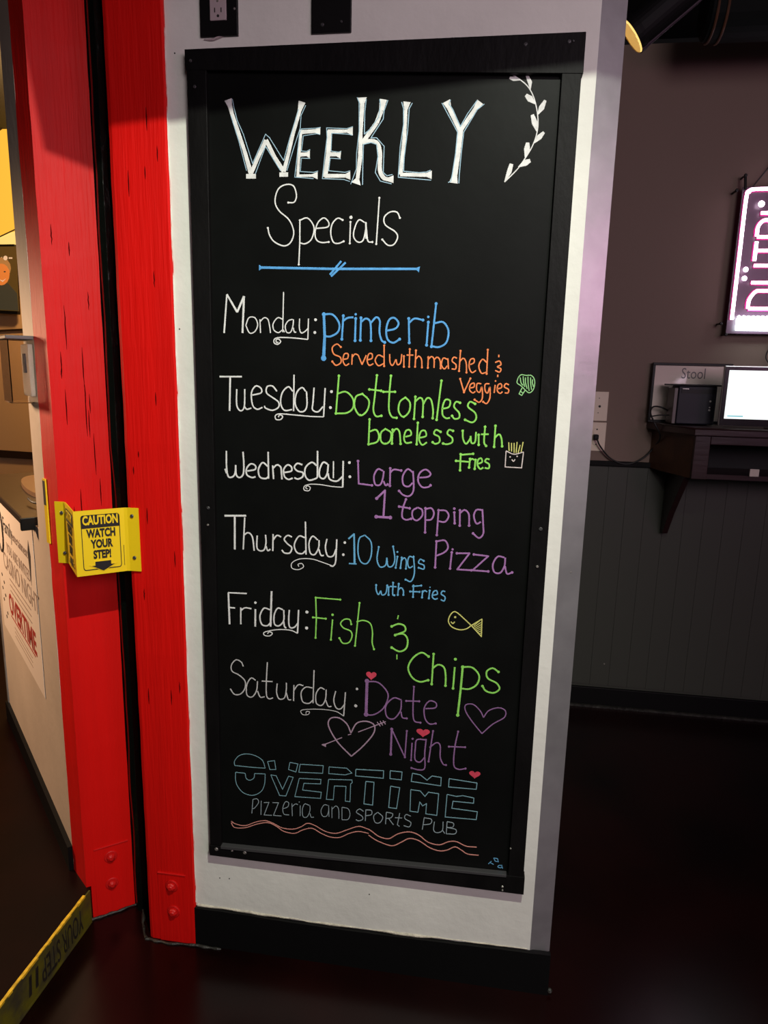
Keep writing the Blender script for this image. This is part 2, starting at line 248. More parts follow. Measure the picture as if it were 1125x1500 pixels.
 ('chalk_word', 'white', 'white word Tuesday', '-:509,11578,36,1007,11589,35;-:745,11583,39,715,10862,39;~:885,11326,32,878,10990,33,960,10870,33,1046,10962,32,1063,11331,32;~:1050,10963,32,1103,10906,32,1204,10935,32;~:1229,11208,32,1421,11261,32,1422,11356,32,1306,11400,32,1210,11255,32,1232,11000,32,1332,10913,32,1450,10958,32;~:1771,11302,32,1672,11410,32,1556,11391,32,1544,11264,32,1670,11172,32,1802,11080,32,1801,10969,32,1667,10901,32,1517,10944,32,1494,10992,32;-:2145,11657,32,2133,10899,32;~:2118,11311,32,2019,11403,32,1886,11273,32,1852,11050,32,1934,10909,32,2100,10930,32;~:2397,11318,32,2315,11395,32,2200,11282,32,2167,11059,32,2249,10903,32,2364,10906,32,2424,11035,32,2414,11319,32;~:2577,11401,32,2555,11102,32,2545,10944,32,2660,10899,32,2774,11014,32;-:2815,11398,32,2785,10799,32;~:2785,10799,26,2496,10799,26,2133,10819,26,1833,10832,26,1733,10791,26,1749,10711,26,1849,10714,26,1893,10780,26,1827,10810,26,1800,10761,26;o:2951,11327,32;o:2931,10996,32'),
 ('chalk_word', 'green', 'light green word bottomless', '-*:3106,11656,35,3049,10878,36;~:3076,11286,36,3259,11332,35,3409,11192,36,3412,11006,36,3285,10898,36,3062,10878,36;~:3607,11300,35,3472,11235,35,3446,11027,36,3563,10853,36,3710,10953,36,3749,11160,35,3607,11300,35;o:3607,11300,25;o:3567,10861,25;~*:3906,11683,35,3866,11225,35,3845,10977,35,3903,10847,36,4017,10859,35;-*:3753,11394,35,3997,11372,35;~*:4198,11682,35,4174,11315,35,4174,10987,35,4240,10845,35,4337,10827,35;-*:4048,11353,35,4290,11359,35;~:4509,11251,35,4399,11158,35,4375,10973,35,4471,10852,35,4593,10959,35,4608,11144,35,4509,11251,35;o:4509,11251,21;o:4488,10849,21;-*:4716,11269,35,4701,10818,35;~>:4711,11167,35,4812,11252,35,4877,11172,35,4879,10865,35;~>:4879,11111,35,4956,11247,35,5040,11217,35,5089,11015,35,5087,10843,35;-*:5238,11606,35,5170,10813,35;~:5285,11041,35,5414,11086,35,5430,11208,35,5335,11226,35,5283,11082,35,5290,10919,35,5363,10852,35,5444,10863,35;~*:5635,11174,35,5553,11191,35,5517,11089,35,5624,10970,35,5628,10869,35,5539,10845,35,5484,10905,35;~*:5940,11162,35,5837,11200,35,5801,11098,35,5949,10981,35,5975,10860,35,5898,10784,35,5753,10832,35'),
 ('chalk_word', 'green', 'light green word boneless', '-*:3769,10776,36,3757,10256,36;~:3761,10517,36,3909,10564,36,3975,10441,36,3935,10313,36,3766,10256,36;~:4107,10591,36,4016,10505,36,4020,10337,36,4106,10277,36,4211,10344,36,4228,10512,36,4107,10591,36;o:4107,10591,21;o:4114,10286,21;-*:4260,10576,36,4254,10291,36;~>:4261,10513,36,4331,10599,35,4404,10539,35,4436,10290,36;~:4533,10440,35,4649,10485,35,4625,10580,35,4542,10565,35,4504,10418,36,4549,10315,36,4675,10332,35;-*:4783,10739,35,4773,10294,35;~:4839,10430,35,4963,10476,35,4938,10579,35,4856,10563,35,4819,10408,35,4886,10286,35,4988,10344,35;~*:5262,10569,35,5166,10607,35,5128,10523,35,5233,10465,35,5246,10362,35,5164,10317,35,5105,10348,35;~*:5517,10599,35,5434,10616,35,5404,10533,35,5503,10454,35,5507,10363,35,5405,10318,35,5322,10331,35'),
 ('chalk_word', 'green', 'light green word with', '~<:5714,10606,35,5730,10442,35,5796,10341,35,5873,10447,35,5882,10509,35;~:5882,10509,35,5905,10366,35,5978,10389,35,5988,10595,35;-*:6044,10535,35,6054,10330,35;~*:6166,10703,35,6161,10396,35,6206,10315,35;-:6092,10549,35,6247,10555,35;-*:6375,10730,35,6370,10301,35;~>:6372,10486,35,6457,10562,35,6511,10470,35,6531,10319,35'),
 ('chalk_word', 'green', 'light green word Fries', '-*:5695,10121,35,5697,9787,35;->:5695,10109,35,5949,10140,35;-<:5606,9980,35,5875,9970,35;-*:5892,10033,35,5880,9853,35;~:5882,9991,35,5934,10035,35,5976,10016,35;-*:6004,10017,35,5997,9829,35;~:6062,9936,35,6142,9981,35,6117,10055,35,6058,10019,35,6050,9915,35,6108,9834,35,6176,9866,35;~:6290,10037,35,6232,10047,35,6203,9992,35,6287,9937,35,6283,9854,35,6201,9859,35'),
 ('chalk_drawing', 'palegreen', 'small green broccoli', '~:6770,11702,20,6826,11763,20,6925,11753,20,7023,11755,20,7086,11690,20,7104,11592,20,7080,11473,20,7005,11412,20,6923,11469,20,6839,11546,20,6756,11603,20,6770,11702,20;-:6861,11507,20,6809,11387,20,6863,11356,20,6923,11461,20;~:6809,11711,20,6835,11605,20,6878,11555,20;~:6867,11736,20,6882,11626,20,6911,11528,20;~:6915,11714,20,6922,11607,20,6961,11490,20;~:6962,11730,20,6975,11589,20,7003,11451,20;~:7014,11716,20,7026,11590,20,7049,11472,20;~:7059,11678,20,7056,11611,20,7084,11533,20;-:6834,11435,20,6879,11409,20'),
 ('chalk_drawing', 'palewhite', 'small smiling carton', '-:6617,10228,21,6616,9897,21,6949,9891,21,6969,10221,20;~:6617,10228,21,6783,10165,21,6969,10221,20;o:6705,10108,16;o:6846,10126,16;~:6741,10056,21,6779,10020,21,6809,10063,21'),
 ('chalk_drawing', 'yellow', 'yellow fries sticking out of the carton', '-:6660,10406,23,6678,10230,23;-:6717,10396,22,6727,10220,23;-:6769,10398,22,6781,10193,23;-:6828,10420,22,6821,10195,23;-:6892,10362,22,6862,10196,23;-:6948,10425,22,6921,10219,23'),
 ('chalk_word', 'white', 'white word Wednesday', '~:623,9995,36,618,9636,36,655,9430,37,759,9434,37,813,9527,36,827,9695,36;~:827,9695,36,836,9478,37,914,9421,37,995,9502,36,1013,9719,36,998,9990,36;-:582,9601,37,615,9502,37;~:1090,9573,36,1262,9613,36,1273,9697,36,1171,9732,36,1073,9622,36,1078,9489,36,1191,9433,36,1277,9457,36;-:1564,10012,36,1567,9427,36;~:1553,9692,36,1435,9770,36,1341,9617,36,1373,9452,36,1499,9424,36,1568,9470,36;-:1662,9720,36,1680,9422,36;~:1662,9647,36,1757,9734,36,1842,9688,36,1858,9556,36,1867,9424,36;~:1926,9576,36,2078,9615,36,2078,9705,36,1994,9744,36,1909,9641,36,1925,9493,36,2010,9430,36,2111,9461,36;~:2324,9758,36,2213,9786,36,2146,9701,36,2213,9621,36,2330,9593,36,2330,9504,36,2229,9447,36,2145,9470,36;-:2657,10075,36,2656,9509,36;~:2638,9754,36,2531,9822,36,2398,9712,36,2381,9546,36,2465,9434,36,2616,9474,36,2659,9519,36;~:2881,9797,36,2781,9832,36,2705,9675,36,2706,9521,36,2799,9482,36,2872,9601,36,2891,9798,36;-:3006,9868,29,3006,9502,29;~:2889,9601,36,2916,9488,36,2999,9442,36,3099,9447,36,3214,9550,36;-:3217,9883,36,3213,9314,36;~:3213,9314,20,3000,9317,20,2733,9347,20,2499,9346,20,2371,9297,20,2364,9214,20,2465,9202,20,2499,9270,20,2438,9310,20,2398,9265,20,2438,9234,20;o:3352,9850,32;o:3366,9547,32'),
 ('chalk_word', 'purple', 'purple word Large', '-*:3537,9891,36,3559,9407,36,3846,9384,36;~:4077,9704,36,3967,9736,36,3886,9587,36,3919,9406,36,4029,9411,36,4080,9559,36,4095,9705,36;~>:4093,9487,36,4138,9397,36,4182,9418,36;-*:4231,9765,36,4233,9391,36;~>:4234,9675,36,4312,9743,36,4464,9728,36;~:4717,9696,36,4600,9763,36,4503,9614,36,4519,9433,36,4629,9395,36,4716,9479,36;~>:4715,9732,36,4739,9334,36,4653,9192,36,4525,9207,36,4432,9291,36;~>:4856,9594,36,5034,9620,36,5085,9694,36,4975,9772,36,4853,9684,36,4830,9520,36,4917,9397,36,5042,9403,36,5094,9442,36'),
 ('chalk_word', 'purple', 'purple figure 1', '-<:3955,9106,44,4130,9287,43,4110,8714,44;-*:3952,8705,51,4258,8703,51'),
 ('chalk_word', 'purple', 'purple word topping', '~*:4583,9115,36,4523,8921,36,4513,8735,36,4596,8673,36,4704,8701,36;-*:4442,8953,36,4668,8928,36;~:4841,8955,36,4735,8876,36,4740,8729,36,4832,8671,36,4938,8776,36,4933,8905,36,4841,8955,36;-*:5004,8945,36,5015,8421,36;~:5005,8927,36,5130,8952,36,5188,8845,36,5139,8713,36,5013,8688,36;-*:5283,8916,36,5267,8376,36;~:5283,8916,36,5437,8913,36,5502,8806,36,5429,8674,36,5277,8684,36;-*:5617,8886,36,5634,8655,36;o:5613,8969,29;-*:5732,8939,36,5743,8610,36;~>:5735,8874,36,5828,8951,36,5921,8865,36,5939,8621,36;~:6192,8970,36,6075,8964,36,6029,8834,36,6090,8673,36,6183,8715,36;~>:6198,8989,36,6233,8644,36,6242,8461,36,6158,8364,36,6029,8457,36'),
 ('chalk_word', 'purple', 'purple word Pizza', '-*:5265,8238,36,5258,7662,37;~:5265,8238,36,5445,8267,36,5516,8122,36,5438,8005,36,5270,7919,36;-*:5600,8015,36,5579,7656,36;o:5615,8083,25;-*:5709,8003,36,5978,8019,36,5732,7647,36,6032,7648,36;-*:6069,7999,36,6374,7981,36,6057,7649,36,6391,7645,36;~:6712,7972,36,6569,7982,36,6479,7808,36,6517,7642,36,6642,7631,36,6722,7786,36,6730,7973,36;~>:6733,7787,36,6785,7622,36,6890,7655,36'),
 ('chalk_word', 'white', 'white word Thursday', '-:546,8547,44,1048,8574,44;-:782,8560,44,766,7789,44;-:1012,8538,34,964,7801,34;~:977,8122,34,1083,8190,34,1180,8099,34,1217,7788,34;~:1292,8140,34,1281,7879,34,1340,7796,34,1445,7819,34,1492,7979,34,1484,8168,34;~:1492,7909,34,1532,7807,34,1595,7846,34;-:1658,8195,33,1647,7807,34;~:1657,8057,34,1744,8166,33,1841,8137,33;~:2089,8151,33,1986,8180,33,1910,8089,33,1985,7990,33,2081,7910,33,2036,7786,34,1915,7779,34,1853,7844,34;-:2391,8516,33,2405,7774,33;~:2381,8151,33,2244,8177,33,2140,7982,33,2191,7813,34,2312,7786,33,2398,7860,33;~:2671,8117,33,2552,8195,33,2473,8037,33,2501,7815,33,2604,7786,33,2689,7946,33,2698,8118,33;~:2692,7912,33,2741,7778,33,2809,7775,33;~:2875,8156,33,2842,7956,33,2894,7770,33,3013,7777,33,3080,7936,33;~:3095,8159,33,3081,7799,33,3066,7625,33,3015,7546,33,2947,7556,33;~:3015,7546,20,2810,7609,20,2535,7678,20,2260,7661,20,2087,7563,20,2086,7441,20,2225,7415,20,2346,7482,20,2312,7560,20,2225,7537,20,2243,7486,20;o:3274,8094,30;o:3243,7819,30'),
 ('chalk_word', 'skyblue', 'light blue figure 10', '-:3353,8182,37,3475,8296,37,3496,7636,45;-:3371,7628,30,3542,7628,30;~:3711,8287,29,3589,8196,29,3568,7890,30,3635,7684,30,3767,7654,30,3858,7832,30,3852,8136,29,3711,8287,29'),
 ('chalk_word', 'skyblue', 'light blue word Wings', '~<:4022,8040,29,3990,7764,30,4061,7596,30,4180,7642,30,4205,7815,29;~>:4205,7815,29,4236,7626,30,4329,7632,30,4381,7788,29,4336,8070,29;-*:4435,7849,29,4404,7599,29;o:4432,7955,22;-*:4528,7835,29,4508,7598,29;~>:4519,7759,29,4583,7831,29,4630,7766,29,4627,7594,29;~:4785,7851,29,4693,7865,29,4660,7730,29,4700,7618,29,4780,7661,29;~*:4785,7870,29,4815,7511,29,4747,7315,30,4627,7345,30;~*:5008,7790,29,4933,7823,29,4900,7737,29,5011,7695,29,5014,7608,29,4903,7631,29'),
 ('chalk_word', 'skyblue', 'light blue word with', '~<:3984,7178,30,3986,7069,30,4037,6963,30,4088,7057,30;~>:4088,7057,30,4120,6961,30,4202,7006,30,4228,7183,30;-*:4259,7146,30,4263,6972,30;~*:4357,7257,30,4353,6997,30,4391,6973,30;-:4285,7167,30,4434,7170,30;-*:4481,7239,30,4466,6986,30;~>:4474,7103,30,4536,7154,30,4586,7091,30,4589,6995,30'),
 ('chalk_word', 'skyblue', 'light blue word Fries', '-*:4805,7223,30,4802,6963,30;-*:4795,7203,30,4972,7234,29;-*:4735,7083,30,4939,7089,30;-*:5006,7102,30,4999,6966,30;~:4999,7070,30,5049,7124,30,5106,7101,29;-*:5160,7132,29,5148,6957,30;o:5165,7209,15;~:5237,7033,29,5328,7066,29,5307,7142,29,5242,7110,29,5220,7001,30,5277,6947,30,5343,6971,29;~:5498,7136,29,5436,7139,29,5413,7072,29,5496,7013,29,5481,6923,29,5407,6945,29'),
 ('chalk_word', 'white', 'white word Friday', '-:586,6764,34,1030,6774,34;-:593,6765,41,605,6009,45;-:592,6410,35,747,6411,35;-:881,6432,35,873,6030,35;~:879,6359,35,981,6432,34,1132,6421,34;-:1225,6421,41,1215,6002,42;o:1227,6573,31;-:1610,6872,44,1577,6030,45;~:1570,6429,34,1428,6454,34,1330,6266,34,1370,6069,35,1495,6042,34,1578,6121,34;~:1871,6451,34,1748,6478,34,1665,6309,34,1673,6093,34,1780,6065,34,1887,6200,34,1889,6452,34;~:1887,6182,34,1904,6056,34,1946,6023,34;~:2019,6462,34,2004,6227,34,2028,6048,34,2134,6056,34,2223,6171,34;-:2234,6478,34,2208,5917,34;~:2208,5917,24,2045,5977,24,1761,5972,24,1475,5902,24,1410,5846,24,1456,5798,24,1564,5807,24,1618,5870,24,1547,5900,24,1503,5853,24;o:2426,6439,37;o:2419,6060,38'),
 ('chalk_word', 'green', 'green word Fish', '-*:2627,6792,30,2643,6312,31,2627,5842,31;-*:2627,6792,30,3186,6786,30;-*:2566,6324,31,2859,6314,31;->:3015,6312,31,2981,5827,31;o:3014,6419,30;~*:3441,6230,30,3405,6334,30,3284,6332,30,3199,6229,30,3269,6127,31,3426,6068,31,3462,5945,31,3395,5796,31,3256,5766,31,3175,5879,31;-*:3621,6740,30,3534,5728,31;~>:3560,6293,30,3713,6340,30,3868,6281,30,3923,6090,30,3921,5839,30,3966,5681,31'),
 ('chalk_word', 'green', 'green ampersand', '~*:4350,6249,39,4500,6319,39,4630,6284,39,4655,6173,39,4527,6095,39,4433,6051,39;~>:4433,6064,39,4614,6093,39,4712,5973,39,4688,5766,39,4539,5675,39,4363,5752,39;-:4494,6522,26,4475,6430,26;-:4484,5602,26,4487,5486,26'),
 ('chalk_word', 'green', 'green word Chips', '~*:5190,5611,39,5036,5690,39,4847,5550,39,4745,5310,39,4839,5086,39,5017,4995,39,5201,5050,39;-*:5299,5680,39,5283,4964,39;~>:5286,5335,39,5411,5438,39,5542,5380,39,5585,5177,39,5590,4955,39;->:5776,5415,39,5760,4906,39;-*:5950,5430,47,5928,4885,47,5891,4273,48;~:5950,5430,38,6158,5435,38,6315,5266,38,6283,5056,39,6119,4926,39,5926,4922,39;~*:6730,5385,38,6600,5460,38,6478,5372,38,6508,5215,38,6703,5118,38,6773,4987,38,6652,4883,39,6481,4913,39,6403,5021,39;o:5781,5598,34'),
 ('chalk_drawing', 'yellow', 'small yellow fish', '~:6091,6407,25,5938,6542,25,5742,6692,25,5640,6631,25,5592,6471,25,5673,6343,25,5844,6290,25,5990,6324,25,6091,6407,25;-:6091,6407,25,6312,6571,25,6320,6171,25,6091,6407,25;-:6141,6402,17,6272,6537,17;-:6155,6377,17,6295,6494,17;-:6177,6352,17,6306,6446,17;-:6199,6327,17,6308,6398,17;-:6221,6297,17,6311,6353,17;-:6248,6268,17,6313,6305,17;-:6275,6235,17,6316,6256,17;o:5735,6571,25;~:5647,6462,25,5691,6421,25,5731,6468,25'),
 ('chalk_word', 'silver', 'greyish word Saturday', '~:912,5002,28,866,5104,28,739,5149,28,626,5007,28,641,4858,28,805,4778,28,949,4640,28,938,4449,28,832,4305,28,684,4284,28,583,4416,28;~:1206,4682,28,1097,4729,28,991,4549,28,987,4301,28,1108,4255,28,1220,4418,28,1250,4667,28;~:1246,4421,28,1310,4274,28,1420,4293,28;~:1492,5158,28,1460,4630,28,1464,4327,28,1529,4250,28,1621,4285,28;-:1352,4677,28,1614,4689,28;~:1722,4654,28,1706,4426,28,1766,4272,28,1893,4311,28,1938,4523,28,1939,4693,28;~:1938,4448,28,1984,4282,28,2056,4278,28;-:2119,4653,28,2110,4256,28;~:2111,4502,28,2219,4663,28,2345,4655,28;-:2594,5062,28,2571,4244,28;~:2559,4619,28,2399,4623,28,2291,4481,28,2327,4258,28,2471,4227,28,2571,4319,28;~:2844,4608,28,2738,4636,28,2642,4477,28,2650,4252,28,2775,4207,28,2864,4366,28,2880,4612,28;~:2871,4348,28,2929,4203,28,3007,4203,28;~:3103,4595,28,3059,4366,28,3114,4184,28,3221,4164,28,3318,4298,28;-:3329,4587,28,3294,3994,28;~:3294,3994,17,3115,4089,17,2829,4110,17,2507,4086,18,2290,4034,18,2327,3935,18,2453,3948,18,2489,4016,18,2417,4020,18,2406,3962,18;o:3595,4690,31;o:3573,4274,38'),
 ('chalk_word', 'plum', 'dull purple word Date', '-*:3822,4901,66,3814,4081,67;~:3822,4892,31,4075,4892,31,4279,4698,31,4305,4512,31,4200,4263,31,4002,4100,31,3814,4072,31;~:4615,4518,31,4437,4548,31,4265,4341,31,4293,4081,31,4451,4039,31,4600,4255,31,4615,4518,31;~>:4614,4233,31,4649,4093,31,4751,4079,31;~*:4890,4864,30,4883,4378,31,4916,4048,31,5063,4006,31;-*:4725,4505,31,5019,4524,31;~>:5169,4359,31,5386,4404,30,5394,4522,30,5250,4555,30,5138,4379,31,5164,4121,31,5270,3998,31,5409,4022,31'),
 ('chalk_word', 'plum', 'dull purple word Night', '-*:4413,3780,44,4406,3147,45;-:4413,3780,31,4735,3110,31;-*:4760,3768,31,4735,3110,31;->:4889,3492,31,4880,3052,31;o:4899,3590,27;~:5196,3597,31,4997,3576,31,4968,3379,31,4969,3087,31,5082,3026,31,5189,3160,31;~>:5208,3623,31,5186,3257,31,5198,2892,31,5066,2828,31,4895,2857,31;-*:5355,3830,31,5281,3063,31;~>:5291,3414,31,5440,3551,31,5530,3488,31,5542,3199,31,5614,3037,31,5681,3020,31;~*:5917,3874,31,5860,3476,31,5857,3040,31,5971,2945,31,6123,2982,31;-*:5728,3485,31,6090,3510,31'),
 ('chalk_drawing', 'plum', 'purple outlined heart', '~:6463,4275,26,6378,4431,26,6221,4565,26,6060,4540,26,6057,4399,26,6197,4178,26,6448,3882,26;~:6448,3882,26,6671,4132,26,6916,4321,26,6928,4485,26,6777,4540,26,6569,4450,26,6463,4275,26'),
 ('chalk_drawing', 'mauve', 'mauve heart with an arrow', '~:3469,3585,31,3375,3795,31,3191,3932,31,2986,3901,31,2942,3702,31,3151,3331,32,3486,2996,32;~:3486,2996,32,3747,3272,31,3990,3615,31,4008,3835,31,3826,3914,31,3601,3842,31,3469,3585,31;-:2806,3205,23,3265,3451,22;-:3401,3529,22,3478,3562,22;-:3641,3628,22,4274,3954,22;-:2783,3217,18,2885,3213,99;-:4073,3924,22,4152,3826,22;-:4140,3955,22,4205,3851,22;-:4207,3976,22,4267,3886,22'),
 ('heart', 'red', 'red heart over the D', 'h:3917,5051,241,210'),
 ('heart', 'red', 'red heart over the word Night', 'h:5132,3773,308,211'),
 ('heart', 'red', 'red heart above the E', 'h:6339,2861,255,194'),
 ('block_lettering', 'teal', 'teal outlined block letters', '~:654,2441,18,649,2553,18,769,2714,18,969,2781,17,1183,2752,17,1346,2648,17,1409,2456,17;-:1409,2456,17,1112,2443,18,654,2441,18;~:670,2266,18,666,2060,18,719,1888,18,867,1733,18,1100,1701,18,1302,1832,18,1388,2037,18,1407,2305,17;-:1407,2305,17,1143,2285,18;~:1143,2285,18,1124,2166,18,1023,2094,18,934,2133,18,910,2265,18;-:910,2265,18,670,2266,18;-:1470,2638,17,1641,2681,17,1672,2451,17,1524,2434,17,1470,2638,17;-:2016,2678,17,2210,2658,17,2161,2444,17,1982,2486,17,2016,2678,17;-:1545,2296,17,1677,2290,17,1832,1948,18,1981,2311,17,2095,2296,17,1913,1781,18,1758,1776,18,1545,2296,17;-:2265,2657,17,2822,2682,17,2807,2483,17,2232,2445,17,2265,2657,17;-:2242,2285,17,2769,2319,17,2760,2199,17,2356,2169,17,2323,1989,17,2777,1984,17,2762,1820,17,2133,1790,18,2242,2285,17;-:2960,2666,17,3380,2680,17,3508,2570,17,3350,2504,17,2955,2493,17,2960,2666,17;-:2952,2343,17,3511,2391,17,3518,2323,17,3480,2283,17,3471,1818,17,3358,1822,17,3370,2208,17,3092,2186,17,3069,1822,17,2901,1812,17,2952,2343,17;-:3599,2677,20,4252,2715,20,4249,2521,20,3594,2506,20,3599,2677,20;-:3839,2392,20,4033,2394,20,4011,1796,20,3804,1804,20,3839,2392,20;-:4406,2733,20,4682,2732,20,4669,2529,20,4404,2531,20,4406,2733,20;-:4424,2338,20,4638,2323,20,4579,1776,20,4393,1781,20,4424,2338,20;-:4920,2727,20,5102,2708,20,5263,2590,20,5375,2711,20,5585,2696,20,5582,2483,20,4901,2516,20,4920,2727,20;-:4896,2305,20,5116,2299,20,5230,2170,20,5306,2289,20,5543,2277,20,5521,1716,20,5264,1725,20,5273,1992,20,5184,1920,20,5115,2014,20,5080,1743,20,4895,1749,20,4896,2305,20;-:5765,2689,20,6400,2651,20,6390,2491,20,5763,2476,20,5765,2689,20;-:5735,2284,20,5953,2258,20,6095,2295,20,6348,2265,20,6347,2132,20,5879,2127,20,5858,1942,20,6184,1934,20,6443,1926,20,6428,1721,20,5715,1700,20,5735,2284,20'),
 ('chalk_word', 'greyteal', 'grey teal word Pizzeria', '-:1092,1592,18,1059,1209,18;~:1092,1592,18,1199,1616,18,1231,1519,18,1129,1363,18,1078,1338,18;-:1299,1581,18,1287,1202,18;-:1365,1536,18,1491,1558,18,1367,1205,18,1561,1218,18;-:1581,1562,18,1730,1580,18,1601,1223,18,1801,1230,18;~:1852,1434,18,1961,1502,18,1978,1611,18,1896,1619,18,1835,1450,18,1861,1292,18,1993,1283,18;-:2060,1603,18,2069,1264,18;~:2066,1515,18,2142,1595,18,2208,1586,18;-:2264,1575,18,2263,1289,18;o:2241,1661,13;~:2486,1602,17,2372,1623,18,2316,1456,18,2339,1280,18,2437,1293,18,2503,1462,18,2502,1604,17;~:2503,1390,18,2536,1294,18,2601,1303,18'),
 ('chalk_word', 'greyteal', 'grey teal word and', '~:2941,1658,17,2844,1653,17,2773,1495,17,2813,1358,17,2911,1370,17,2958,1518,17,2957,1660,17;-:2957,1660,17,2969,1360,17;-:3038,1635,17,3041,1333,17;~:3039,1564,17,3135,1664,17,3200,1584,17,3209,1337,17;-:3280,1647,17,3284,1328,17;~:3280,1647,17,3425,1630,17,3475,1494,17,3429,1347,17,3284,1318,17'),
 ('chalk_word', 'greyteal', 'grey teal word sports', '~:3797,1604,20,3701,1654,20,3627,1562,20,3761,1474,20,3781,1393,20,3687,1339,21,3619,1364,21;-:3852,1652,20,3846,1360,20;~:3852,1652,20,3984,1648,20,3986,1544,20,3855,1494,20;~:4135,1625,20,4043,1510,20,4084,1348,20,4197,1362,20,4257,1516,20,4135,1625,20;-:4340,1651,20,4329,1338,20;~:4340,1651,20,4490,1628,20,4455,1520,20,4344,1485,20;-:4400,1492,20,4516,1341,20;-:4656,1670,20,4609,1353,20,4659,1317,20;-:4548,1532,20,4715,1545,20;~:4917,1620,20,4805,1647,20,4779,1540,20,4922,1455,20,4889,1335,20,4758,1351,20'),
 ('chalk_word', 'greyteal', 'grey teal word Pub', '-:5231,1618,20,5198,1304,20;~:5231,1618,20,5397,1598,20,5383,1481,20,5212,1430,20;~:5472,1546,20,5463,1318,20,5556,1268,20,5664,1344,20,5673,1572,20;-:5671,1345,20,5722,1269,20;-:5764,1583,20,5758,1265,20;~:5764,1583,20,5910,1561,20,5897,1456,20,5770,1432,20;~:5770,1432,20,5972,1404,20,5958,1291,20,5758,1265,20'),
 ('chalk_drawing', 'coral', 'two coral wavy lines', '~:530,924,21,648,866,21,885,852,21,1157,986,21,1392,1052,21,1592,1005,21,1825,908,21,2091,913,21,2289,1004,21,2437,1113,21,2618,1082,21,2880,955,21,3142,935,21,3400,1058,21,3688,1192,21,3930,1144,21;~:529,887,21,612,770,21,883,794,21,1189,935,21,1459,1006,21,1659,941,21,1858,821,21,2123,802,21,2322,918,21,2553,995,21,2783,888,21,3012,817,21,3240,840,21,3466,977,21,3690,1056,21,3932,1038,21;~:3926,1152,24,4033,1082,24,4186,984,24,4413,959,24,4634,1118,24,4893,1202,24,5118,1148,24,5345,990,24,5605,954,24,5822,1066,24,6004,1090,24,6227,1004,24,6474,1008,24;~:3929,992,24,4036,922,24,4189,849,24,4493,780,24,4715,906,24,4898,1027,24,5122,1002,24,5387,849,24,5612,796,24,5794,841,24,5973,949,24,6123,886,24,6273,802,24,6528,803,24'),
 ('chalk_word', 'skyblue', 'tiny pale blue initials', '-:6763,606,18,6831,691,18;-:6790,652,18,6883,610,18;-:6873,780,18,6964,772,18,6987,692,18,6914,702,18,6873,780,18;~:7081,613,18,7010,603,18,6983,558,18,7049,542,18,7076,579,18,7093,531,18'),
]
# ============================================================ SETTING
WY = 0.022                                           # plane of the painted wall behind the board
A45 = V((-math.sqrt(.5), math.sqrt(.5), 0)); N45 = V((-math.sqrt(.5), -math.sqrt(.5), 0))
STEP = 0.10
PL = V((-0.433, 0.096, 0))                           # rear left corner of the angled post
# floors
struct('floor', box((-.35, -3.2, -.06), (4.2, 3.2, 0)), M['floor'])
bm = bmesh.new(); add_box(bm, (-4.2, -3.2, -.06), (-.353, 3.2, STEP)); struct('floor', bm, M['floor2'], label='raised dark red floor beyond the step')
# front wall with the painted panel
bm = bmesh.new(); add_box(bm, (-.055, WY, 0), (.786, WY + .10, 2.9)); struct('wall_front', bm, M['white'])
# metal corner guard
bm = bmesh.new()
add_prism(bm, [(.786, WY, .10), (.8335, WY + .016, .10), (.8335, WY + .10, .10), (.786, WY + .10, .10)], (0, 0, 2.8))
struct('trim_1', bm, M['metal'], label='grey metal corner guard on the wall end')
for px, py in ((827, 779), (836, 838), (905, 20)):
    p = at(px, py, WY + .010)
    if px < 900: add_screw('screw', p, (.3, -.95, 0), .0028, M['alu'], bpy.data.objects['trim_1'])
# black baseboard of the front wall, slightly wavy top, on the floor
bm = bmesh.new()
n = 36; xs = [-.050 + (.834 + .050) * i / n for i in range(n + 1)]
top = [(x, WY - .010, .108 - .004 * (x > .1) * math.sin(x*5) + .0012*noise.noise(V((x*30, 0, 0)))) for x in xs]
poly = top + [(.834, WY - .010, .0), (-.050, WY - .010, .0)]
add_prism(bm, poly, (0, .012, 0)); struct('baseboard_front', bm, M['baseblack'])
# flaking paint line above the baseboard
bm = bmesh.new(); pts = []; rr = []
for i in range(90):
    x = -.045 + .825 * i / 89; nz = noise.noise(V((x*22, 3.1, 0)))
    pts.append((x, WY - .0005, .1105 - .004 * (x > .1) * math.sin(x*5) + .003*nz)); rr.append(max(.0009, .0020 + .0030*noise.noise(V((x*9, 7.7, 0)))))
add_tube(bm, pts, rr, 6); obj('flaking_paint', bm, M['cream'], bpy.data.objects['wall_front'])
bm = bmesh.new(); pts = []; rr = []
for i in range(200):
    z = .12 + 2.0*i/199; nz = noise.noise(V((0, z*30, 5.5))); pts.append((-.0495 + .0012*nz, WY - .0022, z)); rr.append(.0012 + .0014*abs(noise.noise(V((z*45, 1, 2)))))
add_tube(bm, pts, rr, 6); obj('paint_seam', bm, M['white'], bpy.data.objects['wall_front'])
# wall marks
for px, py in ((541, 1310), (336, 1287), (322, 1286), (256, 78), (263, 482)):
    p = at(px, py, WY); bm = bmesh.new(); add_disc(bm, p, (0, -1, 0), [(.0016, -.0005), (.0016, .0004)], 8); obj('dent', bm, M['gunk'], bpy.data.objects['wall_front'])
